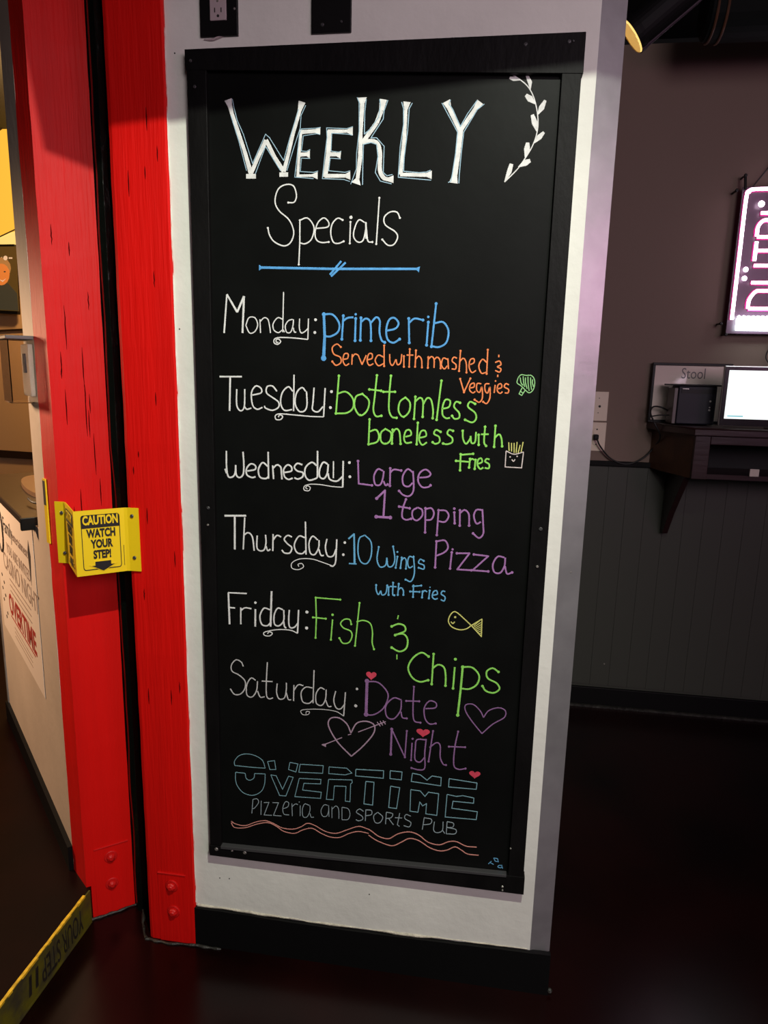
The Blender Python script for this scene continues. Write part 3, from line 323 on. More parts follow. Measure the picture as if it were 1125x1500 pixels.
# caulk where wall and posts meet the floor
def caulk(pts, r, name='caulk'):
    bm = bmesh.new(); q = smooth(pts, 10)
    q = [p + V((noise.noise(p*40), noise.noise(p*40 + V((9, 0, 0))), 0)) * .004 for p in q]
    add_tube(bm, q, [r * (1 + .8*noise.noise(p*55)) for p in q], 7); o = obj(name, bm, M['gunk']); o['kind'] = 'structure'; return o
caulk([(-.366, .030, .003), (-.32, .062, .003), (-.262, .108, .004), (-.235, .09, .004), (-.20, .03, .004), (-.182, .008, .003)], .0035, 'trim_2')
caulk([(-.182, .006, .002), (-.12, .002, .002), (-.05, .006, .003), (-.01, .006, .003), (.02, .008, .002)], .0030, 'trim_3')
bm = bmesh.new(); add_disc(bm, (.838, WY - .006, .008), (0, -.4, 1), [(.003, 0), (.006, .003), (.006, .007), (.003, .010)], 10); o = obj('trim_4', bm, M['gunk']); o['kind'] = 'structure'
# dark tarred timber packed in the gap between the posts
bm = bmesh.new(); add_box(bm, (-.30, .115, 0), (-.10, .16, 2.9))
add_tube(bm, [(-.243 + .004*noise.noise(V((0, 0, z*4))), .108, z) for z in [i*.06 for i in range(49)]], [.017 + .005*noise.noise(V((2, 0, i*.4))) for i in range(49)], 8)
struct('trim_5', bm, M['tar'], label='black tarred filler between the two red posts')
# left wall: half wall and jamb around the pass-through opening
def L3(u, z, off=0.): return PL + A45 * u + N45 * off + V((0, 0, z))
TH = .10
def lbox(bm, u0, u1, z0, z1, o0, o1):
    c = [L3(u0, z0, o0), L3(u1, z0, o0), L3(u1, z0, o1), L3(u0, z0, o1)]
    add_prism(bm, c, (0, 0, z1 - z0))
SILL = .755 + FZ
bm = bmesh.new(); lbox(bm, .0, 1.0, STEP, SILL, -TH, 0); lbox(bm, .0, .128, SILL, 2.9, -TH, 0)
struct('wall_left', bm, M['leftwall'])
bm = bmesh.new(); lbox(bm, 1.0, 1.02, STEP, SILL, -TH, .004); struct('trim_6', bm, M['metal'], label='metal edge on the end of the half wall')
bm = bmesh.new(); lbox(bm, .0, 1.02, STEP, .172, 0, .012); struct('baseboard_left', bm, M['baseblack'])
# inner room behind the opening
bm = bmesh.new(); add_box(bm, (-4.2, 2.95, STEP), (-.4, 3.05, 2.9)); struct('wall_inner', bm, M['innerwall'])
bm = bmesh.new(); add_box(bm, (-.42, .30, STEP), (-.36, 2.95, 2.9)); struct('wall_inner_side', bm, M['innerwall'])
# back wall on the right: paint above, panelling below, rail, baseboard
BY = 1.568
RZ = .828 + FZ
struct('wall_back', box((-.3, BY, RZ), (4.2, BY + .1, 2.402 + FZ)), M['backup'])
wl = struct('wall_back_lower', box((-.3, BY + .004, 0), (4.2, BY + .1, RZ)), M['wains'])
x = .90
while x < 2.6:
    bm = bmesh.new(); add_box(bm, (x + .0004, BY - .0006, .10), (x + .0796, BY + .005, RZ - .004)); obj('panel', bm, M['wains'], wl, bevel=.0003); x += .080
struct('trim_7', box((-.3, BY - .014, RZ - .018), (4.2, BY, RZ + .004)), M['frame'], bevel=.003, label='thin dark rail between paint and panelling')
struct('baseboard_back', box((-.3, BY - .014, 0), (4.2, BY, .090)), M['baseblack'], bevel=.002)
struct('trim_8', box((-.3, BY - .026, 0), (4.2, BY - .013, .010)), M['gunk'], label='thin floor bead under the back baseboard')
struct('ceiling', box((-4.2, -3.2, 2.9), (4.2, 3.2, 3.0)), M['dark'])
struct('wall_back_upper', box((-.3, BY + .5, 2.402 + FZ), (4.2, BY + .6, 2.9)), M['dark'])
# added unseen blocker, shaped to shade the top of the wall and posts
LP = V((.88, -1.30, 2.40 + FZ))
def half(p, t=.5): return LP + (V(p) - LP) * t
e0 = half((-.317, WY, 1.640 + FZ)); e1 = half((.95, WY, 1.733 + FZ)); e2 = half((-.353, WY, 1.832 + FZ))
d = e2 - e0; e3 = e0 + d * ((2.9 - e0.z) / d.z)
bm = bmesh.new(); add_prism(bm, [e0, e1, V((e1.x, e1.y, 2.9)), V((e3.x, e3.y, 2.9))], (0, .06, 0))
struct('shadow_blocker', bm, M['dark'])

# ============================================================ CHALKBOARD
BT = 1.7823
R_ = lambda z: z + FZ
cb = thing('chalkboard', (.38, .02, FZ), 'tall black framed menu chalkboard screwed to the white wall, handwritten weekly specials', 'chalkboard')
obj('panel', box((.03, .0121, R_(.028)), (.735, .020, R_(1.757))), M['board'], cb)
PB = []
def fr(name, a, b): return obj(name, box(a, b), M['frame'], cb, bevel=.0012)
# side stiles (a little narrower low down, as photographed), rails
bm = bmesh.new(); add_prism(bm, [(.002, .001, R_(.03)), (.030, .001, R_(.03)), (.043, .001, R_(1.75)), (.003, .001, R_(1.75))], (0, .0205, 0)); obj('stile', bm, M['frame'], cb, bevel=.001)
bm = bmesh.new(); add_prism(bm, [(.722, .001, R_(.03)), (.757, .001, R_(.03)), (.757, .001, R_(1.745)), (.722, .001, R_(1.745))], (0, .0205, 0)); obj('stile', bm, M['frame'], cb, bevel=.001)
bm = bmesh.new(); add_prism(bm, [(0, 0, R_(1.746)), (.76, 0, R_(1.714)), (.76, 0, R_(BT)), (0, 0, R_(BT))], (0, .0215, 0)); obj('top_rail', bm, M['frame'], cb, bevel=.001)
bm = bmesh.new(); add_prism(bm, [(0, 0, R_(0)), (.76, 0, R_(0)), (.76, 0, R_(.046)), (0, 0, R_(.028))], (0, .0215, 0)); obj('bottom_rail', bm, M['frame'], cb, bevel=.001)
bm = bmesh.new(); add_prism(bm, [(.030, -.003, R_(.024)), (.718, -.003, R_(.042)), (.718, -.003, R_(.049)), (.030, -.003, R_(.032))], (0, .014, 0)); obj('ledge', bm, M['dscrew'], cb, bevel=.001)
for px, py, r, k in ((285,127,.0032,'d'),(279,89,.003,'d'),(770,65,.0035,'d'),(834,61,.0035,'d'),(305,744,.0036,'d'),(304.5,769,.0026,'s'),(792,775,.0040,'d'),(787,830,.0030,'s'),
                     (317,1244,.0045,'s'),(340,1246,.003,'s'),(358.5,1249,.0045,'s'),(736,1299,.003,'s'),(736,1304,.0022,'s'),(748,1243,.0022,'s'),(840,60,.0018,'d')):
    add_screw('screw', at(px, py, -.0002), (0, -1, 0), r, M['dscrew' if k == 'd' else 'screw'], cb, None if k == 'd' else 'bright worn screw head')
def ribbon(bm, pts, ws, y):
    P = [V((x, 0, z)) for x, z in pts]; L = []; n = len(P)
    for i in range(n):
        t = (P[min(i+1, n-1)] - P[max(i-1, 0)]); t.normalize(); s = V((-t.z, 0, t.x)) * (ws[i] / 2)
        L.append((bm.verts.new(P[i] + s + V((0, y + .0003, 0))), bm.verts.new(P[i] + s*.8 + V((0, y, 0))), bm.verts.new(P[i] - s*.8 + V((0, y, 0))), bm.verts.new(P[i] - s + V((0, y + .0003, 0)))))
    for A, B in zip(L, L[1:]):
        for k in range(3): bm.faces.new((A[k], A[k+1], B[k+1], B[k]))
def dot(bm, x, z, r, y): add_disc(bm, (x, y + .0004, z), (0, -1, 0), [(r, 0), (r*.9, .00045)], 10)
for name, ink, lab_, data in STROKES:
    bm = bmesh.new(); ys = .0116; k_ = 0
    for s in data.split(';'):
        k_ += 1; ys = .0117 - .000012*k_ - (.0003 if name == 'letter_outline' else 0)
        h, c = s.split(':'); v = [int(a) * 1e-4 for a in c.split(',')]; k = h[0]; end = h[1:]
        if k == 'h':
            x, z, ww, hh = v; ww *= .5; hh *= .5
            pl = [(x - ww*.05, z + FZ + hh*.45)]
            H = []
            for i in range(24):
                t = 2*math.pi*i/24; H.append((x + ww*(math.sin(t)**3), ys, z + FZ + hh*((13*math.cos(t) - 5*math.cos(2*t) - 2*math.cos(3*t) - math.cos(4*t))/15)))
            add_prism(bm, H, (0, .0004, 0)); continue
        T = [(v[i], v[i+1] + FZ, v[i+2]) for i in range(0, len(v), 3)]
        if k == 'o': dot(bm, T[0][0], T[0][1], (T[0][2] or .003) * 1.0, ys); continue
        if k == '~': T = [tuple(p) for p in smooth(T, 5)]
        if k == '-':                        # overlap straight pieces at corners
            for q, (a, b) in enumerate(zip(T, T[1:])): ribbon(bm, [(a[0], a[1]), (b[0], b[1])], [a[2], b[2]], ys - .000004*q)
            if T[0][2] < .0045:
                for a in T[1:-1]: dot(bm, a[0], a[1], a[2]*.5, ys)
        else: ribbon(bm, [(a[0], a[1]) for a in T], [a[2] for a in T], ys)
        if end in ('*', '<'): dot(bm, T[0][0], T[0][1], max(T[0][2]*.82, .0013), ys)
        if end in ('*', '>'): dot(bm, T[-1][0], T[-1][1], max(T[-1][2]*.82, .0013), ys)
    o = obj(name, bm, INKM[ink], cb, label=lab_)

# ============================================================ RED POSTS
def jitter_post(corners, z0, z1, amp, name, parent, bev=None):
    bm = bmesh.new(); n = 70; rings = []
    for i in range(n + 1):
        z = z0 + (z1 - z0) * i / n
        rings.append([bm.verts.new((x + amp*noise.noise(V((z*14, x*40, 1.7))), y + amp*noise.noise(V((z*14, y*40, 8.3))), z)) for x, y in corners])
    k = len(corners)
    for A, B in zip(rings, rings[1:]):
        for j in range(k): bm.faces.new((A[j], A[(j+1) % k], B[(j+1) % k], B[j]))
    bm.faces.new(rings[0][::-1]); bm.faces.new(rings[-1])
    return obj(name, bm, M['red'], parent)
def cracks(parent, spots, P0, X, N, name='paint_crack'):
    for u, z, l in spots:
        bm = bmesh.new(); m = 7
        a = [P0 + X*(u + .0012*noise.noise(V((z*50 + i, u, 0)))) + V((0, 0, z - l/2 + l*i/m)) + N*.0006 for i in range(m+1)]
        w_ = [.0003 + .0010*math.sin(math.pi*i/m) for i in range(m+1)]
        vs = [(bm.verts.new(p + X*q), bm.verts.new(p + N*.0004), bm.verts.new(p - X*q)) for p, q in zip(a, w_)]
        for A, B in zip(vs, vs[1:]):
            bm.faces.new((A[0], A[1], B[1], B[0])); bm.faces.new((A[1], A[2], B[2], B[1]))
        obj(name, bm, M['crack'], parent)
def base_plate(parent, c, X, N, w_, h, bolts):
    c = V(c); Z = V((0, 0, 1)); mt = Matrix((( X.x, N.x, 0, c.x), (X.y, N.y, 0, c.y), (0, 0, 1, c.z), (0, 0, 0, 1)))
    bm = bmesh.new(); add_box(bm, (-w_/2, -.002, 0), (w_/2, .0010, h), mt); pl = obj('base_plate', bm, M['red'], parent)
    bm = bmesh.new(); add_box(bm, (-w_/2, -.001, h - .002), (w_/2, .0034, h + .0015), mt); obj('plate_lip', bm, M['redflat'], pl, bevel=.0008)
    for bx, bz in bolts:
        q = c + X*bx + Z*bz + N*.0010
        bm = bmesh.new(); add_disc(bm, q, N, [(.0165, -.001), (.0165, .002), (.015, .003)], 24); wa = obj('washer', bm, M['redflat'], pl)
        bm = bmesh.new(); add_disc(bm, q, N, [(.0105, 0), (.0110, .007), (.0095, .0095), (.0070, .011), (.0050, .013)], 8); obj('bolt', bm, M['redflat'], pl)
FX = V((.093, .073, 0)).normalized(); FN = V((.073, -.093, 0)).normalized()
P0 = V((-.362, .039, 0)); P1 = P0 + FX*.1182
p1 = thing('timber_post', (-.35, .12, 0), 'angled red painted timber post on the left, beside the step', 'post')
A2 = V((-.071, .057, 0)).normalized()
jitter_post([(P0.x, P0.y), (P1.x, P1.y), (P1.x - FN.x*.03, P1.y - FN.y*.03), (-.30, .20), (P0.x + A2.x*.0913 + .02, P0.y + A2.y*.0913 + .03), (P0.x + A2.x*.0913, P0.y + A2.y*.0913)], 0, 2.9, .0011, 'post_shaft', p1)
base_plate(p1, P0 + FX*.066, FX, FN, .086, .204, [(-.002, .171), (-.003, .090)])
cracks(p1, [(random.uniform(.02, .11), random.uniform(.9, 1.75) + .1, random.uniform(.02, .10)) for _ in range(18)], P0, FX, FN)
p2 = thing('timber_post', (-.115, .08, 0), 'straight red painted timber post between the black gap and the white wall', 'post')
jitter_post([(-.176, .018), (-.168, .014), (-.052, .012), (-.049, .016), (-.049, .09), (-.176, .09)], 0, 2.9, .0012, 'post_shaft', p2)
base_plate(p2, (-.108, .0130, 0), V((1, 0, 0)), V((0, -1, 0)), .074, .199, [(.0, .165), (.002, .091)])
cracks(p2, [(random.uniform(.01, .115), random.uniform(.6, 1.95), random.uniform(.012, .05)) for _ in range(12)] + [(.033, 1.82, .05), (.07, 1.84, .025)], V((-.168, .0125, 0)), V((1, 0, 0)), V((0, -1, 0)))

# ============================================================ CAUTION SIGN (projecting V sign across the two posts)
sz0, sz1 = .714 + FZ, .862 + FZ
sg = thing('caution_sign', (-.26, .0, sz0), 'projecting yellow caution sign screwed across the two red posts', 'sign')
a = V((-.369, .0335, 0)); b = V((-.343, .0335, 0)); c = V((-.262, -.062, 0)); d_ = V((-.178, .0085, 0)); e = V((-.1475, .0085, 0))
path = smooth([a, a.lerp(b, .85)], 1) + [b + V((.003, -.004, 0)), c + V((-.0025, .003, 0)), c, c + V((.003, .0025, 0)), d_ + V((-.003, -.0025, 0)), d_ + V((.004, -.0003, 0)), e]
def nrm(i):
    t = (path[min(i+1, len(path)-1)] - path[max(i-1, 0)]).normalized(); return V((-t.y, t.x, 0))
bm = bmesh.new(); rows = []
for i, p in enumerate(path):
    q = p + nrm(i)*.0022; rows.append([bm.verts.new(p + V((0, 0, sz0))), bm.verts.new(p + V((0, 0, sz1))), bm.verts.new(q + V((0, 0, sz1))), bm.verts.new(q + V((0, 0, sz0)))])
for A, B in zip(rows, rows[1:]):
    for k in range(4): bm.faces.new((A[k], A[(k+1) % 4], B[(k+1) % 4], B[k]))
bm.faces.new(rows[0][::-1]); bm.faces.new(rows[-1]); obj('sign_body', bm, M['yellow'], sg)
def printed(c0, c1, tagname):
    X = (c1 - c0).normalized(); N = V((X.y, -X.x, 0)); W = (c1 - c0).length; Z = V((0, 0, 1)); O = c0 + N*.0008
    def pt(u, v): return O + X*(W*u) + Z*(sz0 + (sz1 - sz0)*v)
    def slab(poly, m, nm, lift=.0003):
        bm = bmesh.new(); add_prism(bm, [pt(*q) + N*lift for q in poly], N*-.0006); return obj(nm, bm, m, sg)
    def rr_(u0, v0, u1, v1, r, cs='tlbr'):
        o = []
        for (cx, cy, a0) in ((u1-r, v1-r, 0), (u0+r, v1-r, 90), (u0+r, v0+r, 180), (u1-r, v0+r, 270)):
            for k in range(5): t = math.radians(a0 + 22.5*k); o.append((cx + r*math.cos(t), cy + r*math.sin(t)))
        return o
    u0, u1, v0, v1 = .10, .90, .08, .93
    hd = rr_(u0, v1-.20, u1, v1, .05); hd = [p for p in hd if p[1] > v1-.10]; hd = hd + [(u0, v1-.20), (u1, v1-.20)]
    slab(hd, M['ink'], 'header_print')
    bm = bmesh.new(); loop = [pt(*q) for q in rr_(u0, v0, u1, v1, .05)]
    rings = [[bm.verts.new(p + N*h) for p in loop] for h in (.0003,)]
    inner = [pt(*q) for q in rr_(u0+.015, v0+.013, u1-.015, v1-.013, .04)]; ri = [bm.verts.new(p + N*.0003) for p in inner]; n = len(loop)
    for i in range(n): bm.faces.new((rings[0][i], rings[0][(i+1) % n], ri[(i+1) % n], ri[i]))
    obj('border_print', bm, M['ink'], sg)
    slab([(.32, .215), (.70, .215), (.70, .155), (.80, .155), (.51, .045), (.22, .155), (.32, .155)], M['yellow'], 'arrow_margin', .00045)
    slab([(.345, .205), (.675, .205), (.675, .145), (.75, .145), (.51, .052), (.27, .145), (.345, .145)], M['ink'], 'arrow_print', .0006)
    text('caution_lettering', 'CAUTION', .0275, M['yellow'], sg, pt(.5, .842) + N*.0004, X, Z, offset=.0010, sx=.60)
    for s, v in (('WATCH', .640), ('YOUR', .475), ('STEP!', .310)):
        text('warning_lettering', s, .0255, M['ink'], sg, pt(.505, v) + N*.0002, X, Z, offset=.0011, sx=.63)
    return pt, X, N
pt, X_, N_ = printed(c + V((.003, .0025, 0)), d_ + V((-.003, -.0025, 0)), 'front')
printed(b + V((.003, -.004, 0)), c + V((-.0025, .003, 0)), 'side')
bm = bmesh.new(); add_prism(bm, [pt(.955, .10), pt(.965, .10), pt(.965, .42), pt(.955, .42)], N_*.0003); obj('fine_print', bm, M['ink'], sg)
for px, py, y in ((90, 751, .031), (95, 810, .031), (193, 756, .0063), (197, 817, .0063)):
    add_screw('screw', at(px, py, y), (0, -1, 0), .0042, M['dscrew'], sg)
# a second sign seen edge-on, on the post's left side
q0 = P0 + A2*.0913
s2 = thing('caution_sign', (q0.x - .01, q0.y - .01, .77 + FZ), 'yellow and black sign seen edge-on, on the left side of the angled post', 'sign')
bm = bmesh.new(); m0 = P0 + A2*.074 + N45*.001; m1 = P0 + A2*.094 + N45*.001
add_prism(bm, [m0 + V((0, 0, .745 + FZ)), m1 + V((0, 0, .745 + FZ)), m1 + V((0, 0, .905 + FZ)), m0 + V((0, 0, .905 + FZ))], N45*.003); obj('sign_body', bm, M['yellow'], s2)
bm = bmesh.new(); m2 = P0 + A2*.078 + N45*.0042; m3 = P0 + A2*.092 + N45*.0042
add_prism(bm, [m2 + V((0, 0, .840 + FZ)), m3 + V((0, 0, .840 + FZ)), m3 + V((0, 0, .900 + FZ)), m2 + V((0, 0, .900 + FZ))], N45*.0006); obj('header_print', bm, M['ink'], s2)

# ============================================================ STEP TAPE
tp = thing('warning_tape', (-.352, -.6, 0), 'worn yellow warning tape with black letters on the face of the low step', 'tape')
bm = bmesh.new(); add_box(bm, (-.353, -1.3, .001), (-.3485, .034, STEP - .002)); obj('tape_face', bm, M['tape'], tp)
bm = bmesh.new(); n = 60
A = [(-.3485 + .0012*noise.noise(V((i*.7, 0, 0))), -1.3 + 1.312*i/n, STEP + .0008) for i in range(n+1)]
B = [(-.3555 + .0022*noise.noise(V((i*.9, 5, 0))), -1.3 + 1.312*i/n, STEP + .0008) for i in range(n+1)]
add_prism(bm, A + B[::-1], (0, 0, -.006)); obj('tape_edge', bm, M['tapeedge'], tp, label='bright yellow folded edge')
bm = bmesh.new(); add_box(bm, (-.3488, -1.0, .0012), (-.3478, .018, .007)); obj('tape_border', bm, M['tapeedge'] if 0 else M['tape'], tp)
TX, TY = V((0, -1, 0)), V((0, 0, -1))
text('step_lettering', 'STEP', .088, M['tapeink'], tp, (-.3478, -.138, .052), TX, TY, sx=.40, offset=.0002)
text('step_lettering', 'YOUR', .088, M['tapeink'], tp, (-.3478, -.050, .052), TX, TY, sx=.36, offset=0)
for y in (-.190, -.214):
    bm = bmesh.new(); add_prism(bm, [(-.3475, y, .030), (-.3475, y - .009, .030), (-.3475, y - .004, .080), (-.3475, y + .005, .080)], (-.001, 0, 0)); obj('bar_print', bm, M['tapeink'], tp)

# ============================================================ WALL PLATES ABOVE THE BOARD
def wall_plate(name, px0, px1, pyb, label, cat, outlet):
    a = at(px0, pyb, WY); b = at(px1, pyb, WY); x0, x1, z0 = a.x, b.x, (a.z + b.z)/2; h = .118
    t = thing(name, ((x0+x1)/2, WY, z0), label, cat)
    obj('face_plate', box((x0, WY - .006, z0), (x1, WY + .001, z0 + h)), M['black'], t, bevel=.0018)
    cx = (x0+x1)/2
    if outlet:
        obj('receptacle', box((cx - .0165, WY - .0085, z0 + .0265), (cx + .0165, WY - .004, z0 + .0925)), M['outlet'], t, bevel=.001)
        for zz in (z0 + .044, z0 + .078):
            for dx in (-.0065, .0065): obj('slot', box((cx + dx - .001, WY - .0090, zz - .004), (cx + dx + .001, WY - .0075, zz + .004)), M['hole'], t)
            bm = bmesh.new(); add_disc(bm, (cx, WY - .0084, zz - .010), (0, -1, 0), [(.0026, 0), (.0026, .0006)], 10); obj('ground_hole', bm, M['hole'], t)
        add_screw('screw', (cx, WY - .009, z0 + .0595), (0, -1, 0), .002, M['screw'], t)
        add_screw('screw', (x1 - .006, WY - .006, z0 + .046), (0, -1, 0), .0022, M['screw'], t)
    else:
        add_screw('screw', (cx - .017, WY - .006, z0 + .014), (0, -1, 0), .0034, M['dscrew'], t)
        add_screw('screw', (cx + .020, WY - .006, z0 + .018), (0, -1, 0), .0024, M['dscrew'], t)
    return t
t = wall_plate('wall_outlet', 295, 350, 55, 'black wall plate with a grey power outlet, above the chalkboard left corner', 'outlet', True)
bm = bmesh.new(); a = at(299, 58, WY - .002); b = at(350, 55, WY - .002)
add_tube(bm, smooth([a, a.lerp(b, .25) + V((0, 0, -.001)), a.lerp(b, .6) + V((0, 0, .006)), b + V((0, 0, .004))], 5), [.001, .001, .0014, .0018, .002, .0024, .0026, .0028, .003, .003, .003, .003, .0025, .002, .0018, .0015], 6); obj('bent_lip', bm, M['outlet'], t)
wall_plate('blank_wall_plate', 457, 515, 50, 'plain black cover plate, above the middle of the chalkboard', 'wall plate', False)

# ============================================================ LEFT: FLYER, LEDGE, CLEAR BOX, COUNTER THINGS
fl = thing('flyer', L3(.54, .2 + FZ, .002), 'event flyer with faded print taped to the low wall under the dark ledge', 'flyer')
FU0, FU1, FZ0, FZ1 = .215, .925, .238 + FZ, .752 + FZ
def Fp(u, v, off=.0): return L3(FU1 + (FU0 - FU1)*u, FZ0 + (FZ1 - FZ0)*v, .0015 + off)
def fslab(poly, m, nm, off=.0006, parent=fl):
    bm = bmesh.new(); add_prism(bm, [Fp(u, v, off) for u, v in poly], N45*-.0006); return obj(nm, bm, m, parent)
fslab([(0, 0), (1, 0), (1, 1), (0, 1)], M['paper'], 'sheet', .0004)
FXd = -A45
def ftext(s, u, v, size, m, nm='print', off=0., sx=1.): text(nm, s, size, m, fl, Fp(u, v, .0008), FXd, V((0, 0, 1)), thick=.0002, offset=off, sx=sx)
bm = bmesh.new(); add_tube(bm, [Fp(.16 + .085*math.cos(t), .74 + .15*math.sin(t), .001) for t in [i*.3 for i in range(21)]], .004, 5, closed=True); obj('ring_print', bm, M['printblack'], fl)
ftext('Family', .38, .80, .072, M['printblack']); ftext('entertainment', .68, .79, .045, M['printgrey'])
ftext('YOU ARE INVITED', .60, .66, .05, M['printgrey']); ftext('CASINO NIGHT', .60, .54, .085, M['printgrey'])
for i in range(3): fslab([(.32, .45 - .04*i), (.84, .45 - .04*i), (.84, .458 - .04*i), (.32, .458 - .04*i)], M['printgrey'], 'text_line', .0009)
ftext('OVERTIME', .57, .26, .10, M['printred'], off=.003)
fslab([(.27, .175), (.86, .175), (.86, .185), (.27, .185)], M['printred'], 'text_line', .0009)
for i in range(3): fslab([(.35, .13 - .03*i), (.78, .13 - .03*i), (.78, .136 - .03*i), (.35, .136 - .03*i)], M['printgrey'], 'text_line', .0009)
for u, v in ((.08, .40), (.13, .36), (.07, .30), (.14, .27), (.08, .22), (.16, .15), (.12, .11)): fslab([(u, v - .014), (u + .02, v), (u, v + .014), (u - .02, v)], M['printblack'], 'diamond_print', .0009)
fslab([(.90, .88), (.93, .80), (.90, .62), (.87, .80)], M['printblack'], 'diamond_print', .0009)
ledge = thing('counter_ledge', L3(.6, SILL, .0), 'dark brown counter ledge capping the low wall', 'counter')
bm = bmesh.new(); lbox(bm, .175, 1.03, SILL, SILL + .022, -.50, .030); obj('countertop', bm, M['counter'], ledge, bevel=.003)
bm = bmesh.new(); lbox(bm, .168, .182, SILL - .012, SILL + .0222, -.02, .034); obj('end_cap', bm, M['black'], ledge, bevel=.002)
bm = bmesh.new(); lbox(bm, .20, 1.03, SILL - .006, SILL + .001, .0, .022); obj('edge_trim', bm, M['metal'], ledge)
bm = bmesh.new(); o_ = []
for u, o in ((.24, -.10), (.26, -.30), (.52, -.36), (.80, -.30), (.84, -.10), (.55, -.05)): o_.append(L3(u, SILL + .0225, o))
pp = smooth(o_ + [o_[0]], 6)[:-1]; add_prism(bm, pp, (0, 0, .014)); tag(obj('serving_tray', bm, M['tray'], shade=False), 'brown tray lying on the dark ledge behind the flyer', 'tray')
bm = bmesh.new(); add_tube(bm, smooth([L3(.205, SILL + .16, -.14), L3(.205, SILL + .09, -.15), L3(.21, SILL + .055, -.13), L3(.235, SILL + .034, -.10), L3(.30, SILL + .036, -.03), L3(.36, SILL + .040, -.02)], 6), .004, 7)
cbl = thing('charger_cable', L3(.22, SILL + .02, -.1), 'brown cable with a pale plug looping down beside the door jamb', 'cable'); obj('cable', bm, M['cord'], cbl, shade=True)
bm = bmesh.new(); add_box(bm, (-.012, -.010, -.012), (.012, .010, .012), Matrix.Translation(L3(.225, SILL + .135, -.14)) @ Matrix.Rotation(math.radians(45), 4, 'Z')); obj('plug', bm, M['label'], cbl, bevel=.003)
# inner room: dark sill, line, picture on a screen, self-lit amber area
def bw(px, py): return at(px, py, 2.93)
def slabpx(nm, pix, m, y=2.94, d=.012, parent=None, **k):
    bm = bmesh.new(); add_prism(bm, [at(a, b, y) for a, b in pix], (0, -d, 0)); return obj(nm, bm, m, parent, **k)
o = slabpx('trim_9', [(-60, 655), (60, 663), (60, 673), (-60, 666)], M['counter']); o['kind'] = 'structure'
o = slabpx('trim_10', [(-60, 486), (60, 480), (60, 483), (-60, 489)], M['counter'], d=.005); o['kind'] = 'structure'
lp = thing('amber_area', at(0, 250, 2.9), 'self-lit amber area high on the wall beyond the opening', 'light panel')
M['amber'] = mat('self_lit_amber', (.25, .10, .01), .5, emit=(1.0, .56, .055), es=.85)  # brightness of the amber area is put into its emission
M['amber2'] = mat('self_lit_pale_amber', (.3, .2, .05), .5, emit=(1.0, .72, .22), es=.85)
slabpx('self_lit_area', [(-80, 60), (60, 60), (60, 352), (-80, 368)], M['amber'], parent=lp, d=.02)
slabpx('pale_section', [(-80, 385), (30, 337), (60, 322), (60, 362), (-80, 368)], M['amber2'], y=2.915, parent=lp, d=.004)
bm = bmesh.new(); add_tube(bm, [at(-60, 375, 2.905), at(35, 330, 2.905), at(60, 318, 2.905)], .004, 6); obj('panel_rib', bm, M['counter'], lp)
bm = bmesh.new(); add_tube(bm, [at(-60, 232, 2.905), at(35, 166, 2.905), at(60, 148, 2.905)], .004, 6); obj('panel_rib', bm, M['counter'], lp)
tv = thing('picture_screen', at(0, 455, 2.85), 'framed picture of a smiling person hanging beyond the opening', 'picture')
M['pic0'] = mat('picture_brown', (.060, .032, .008), .5, emit=(.25, .15, .03), es=.22); M['pic1'] = mat('picture_skin', (.42, .12, .03), .5, emit=(.9, .28, .05), es=.5)
M['pic2'] = mat('picture_hair', (.25, .12, .05), .5, emit=(.6, .30, .08), es=.4); M['pic3'] = mat('picture_coat', (.03, .026, .018), .5, emit=(.10, .09, .05), es=.3); M['pic4'] = mat('picture_pale', (.6, .5, .4), .5, emit=(.9, .7, .5), es=.4)
slabpx('picture_frame', [(-70, 360), (25, 359), (30, 461), (-70, 455)], M['black'], y=2.90, parent=tv, d=.03)
slabpx('picture_face', [(-68, 362), (24, 361), (28, 456), (-68, 451)], M['pic0'], y=2.868, parent=tv, d=.002)
def blob(nm, cx, cy, rx, ry, m, y): slabpx(nm, [(cx + rx*math.cos(t), cy + ry*math.sin(t)) for t in [i*.3927 for i in range(16)]], m, y=y, parent=tv, d=.0012)
slabpx('pictured_coat', [(-30, 452), (27, 455), (25, 430), (12, 415), (-12, 415), (-26, 428)], M['pic3'], y=2.8655, parent=tv, d=.001)
blob('pictured_hair', 1, 393, 15, 16, M['pic2'], 2.8642); blob('pictured_face', 2, 402, 12, 16, M['pic1'], 2.8630)
blob('pictured_eye', 7, 398, 1.6, 1.0, M['pic3'], 2.8618); blob('pictured_eye', -4, 398, 1.6, 1.0, M['pic3'], 2.8618)
slabpx('pictured_smile', [(-2, 409), (4, 411), (9, 408), (4, 413)], M['pic4'], y=2.8618, parent=tv, d=.001)
slabpx('picture_caption', [(1, 378), (3, 376), (3, 381), (1, 381)], M['pic4'], y=2.8655, parent=tv, d=.001)
blob('picture_badge', 8, 378, 3, 3.4, M['pic4'], 2.8618)
slabpx('picture_caption', [(13, 377), (18, 377), (18, 379), (13, 379)], M['pic4'], y=2.8655, parent=tv, d=.001)
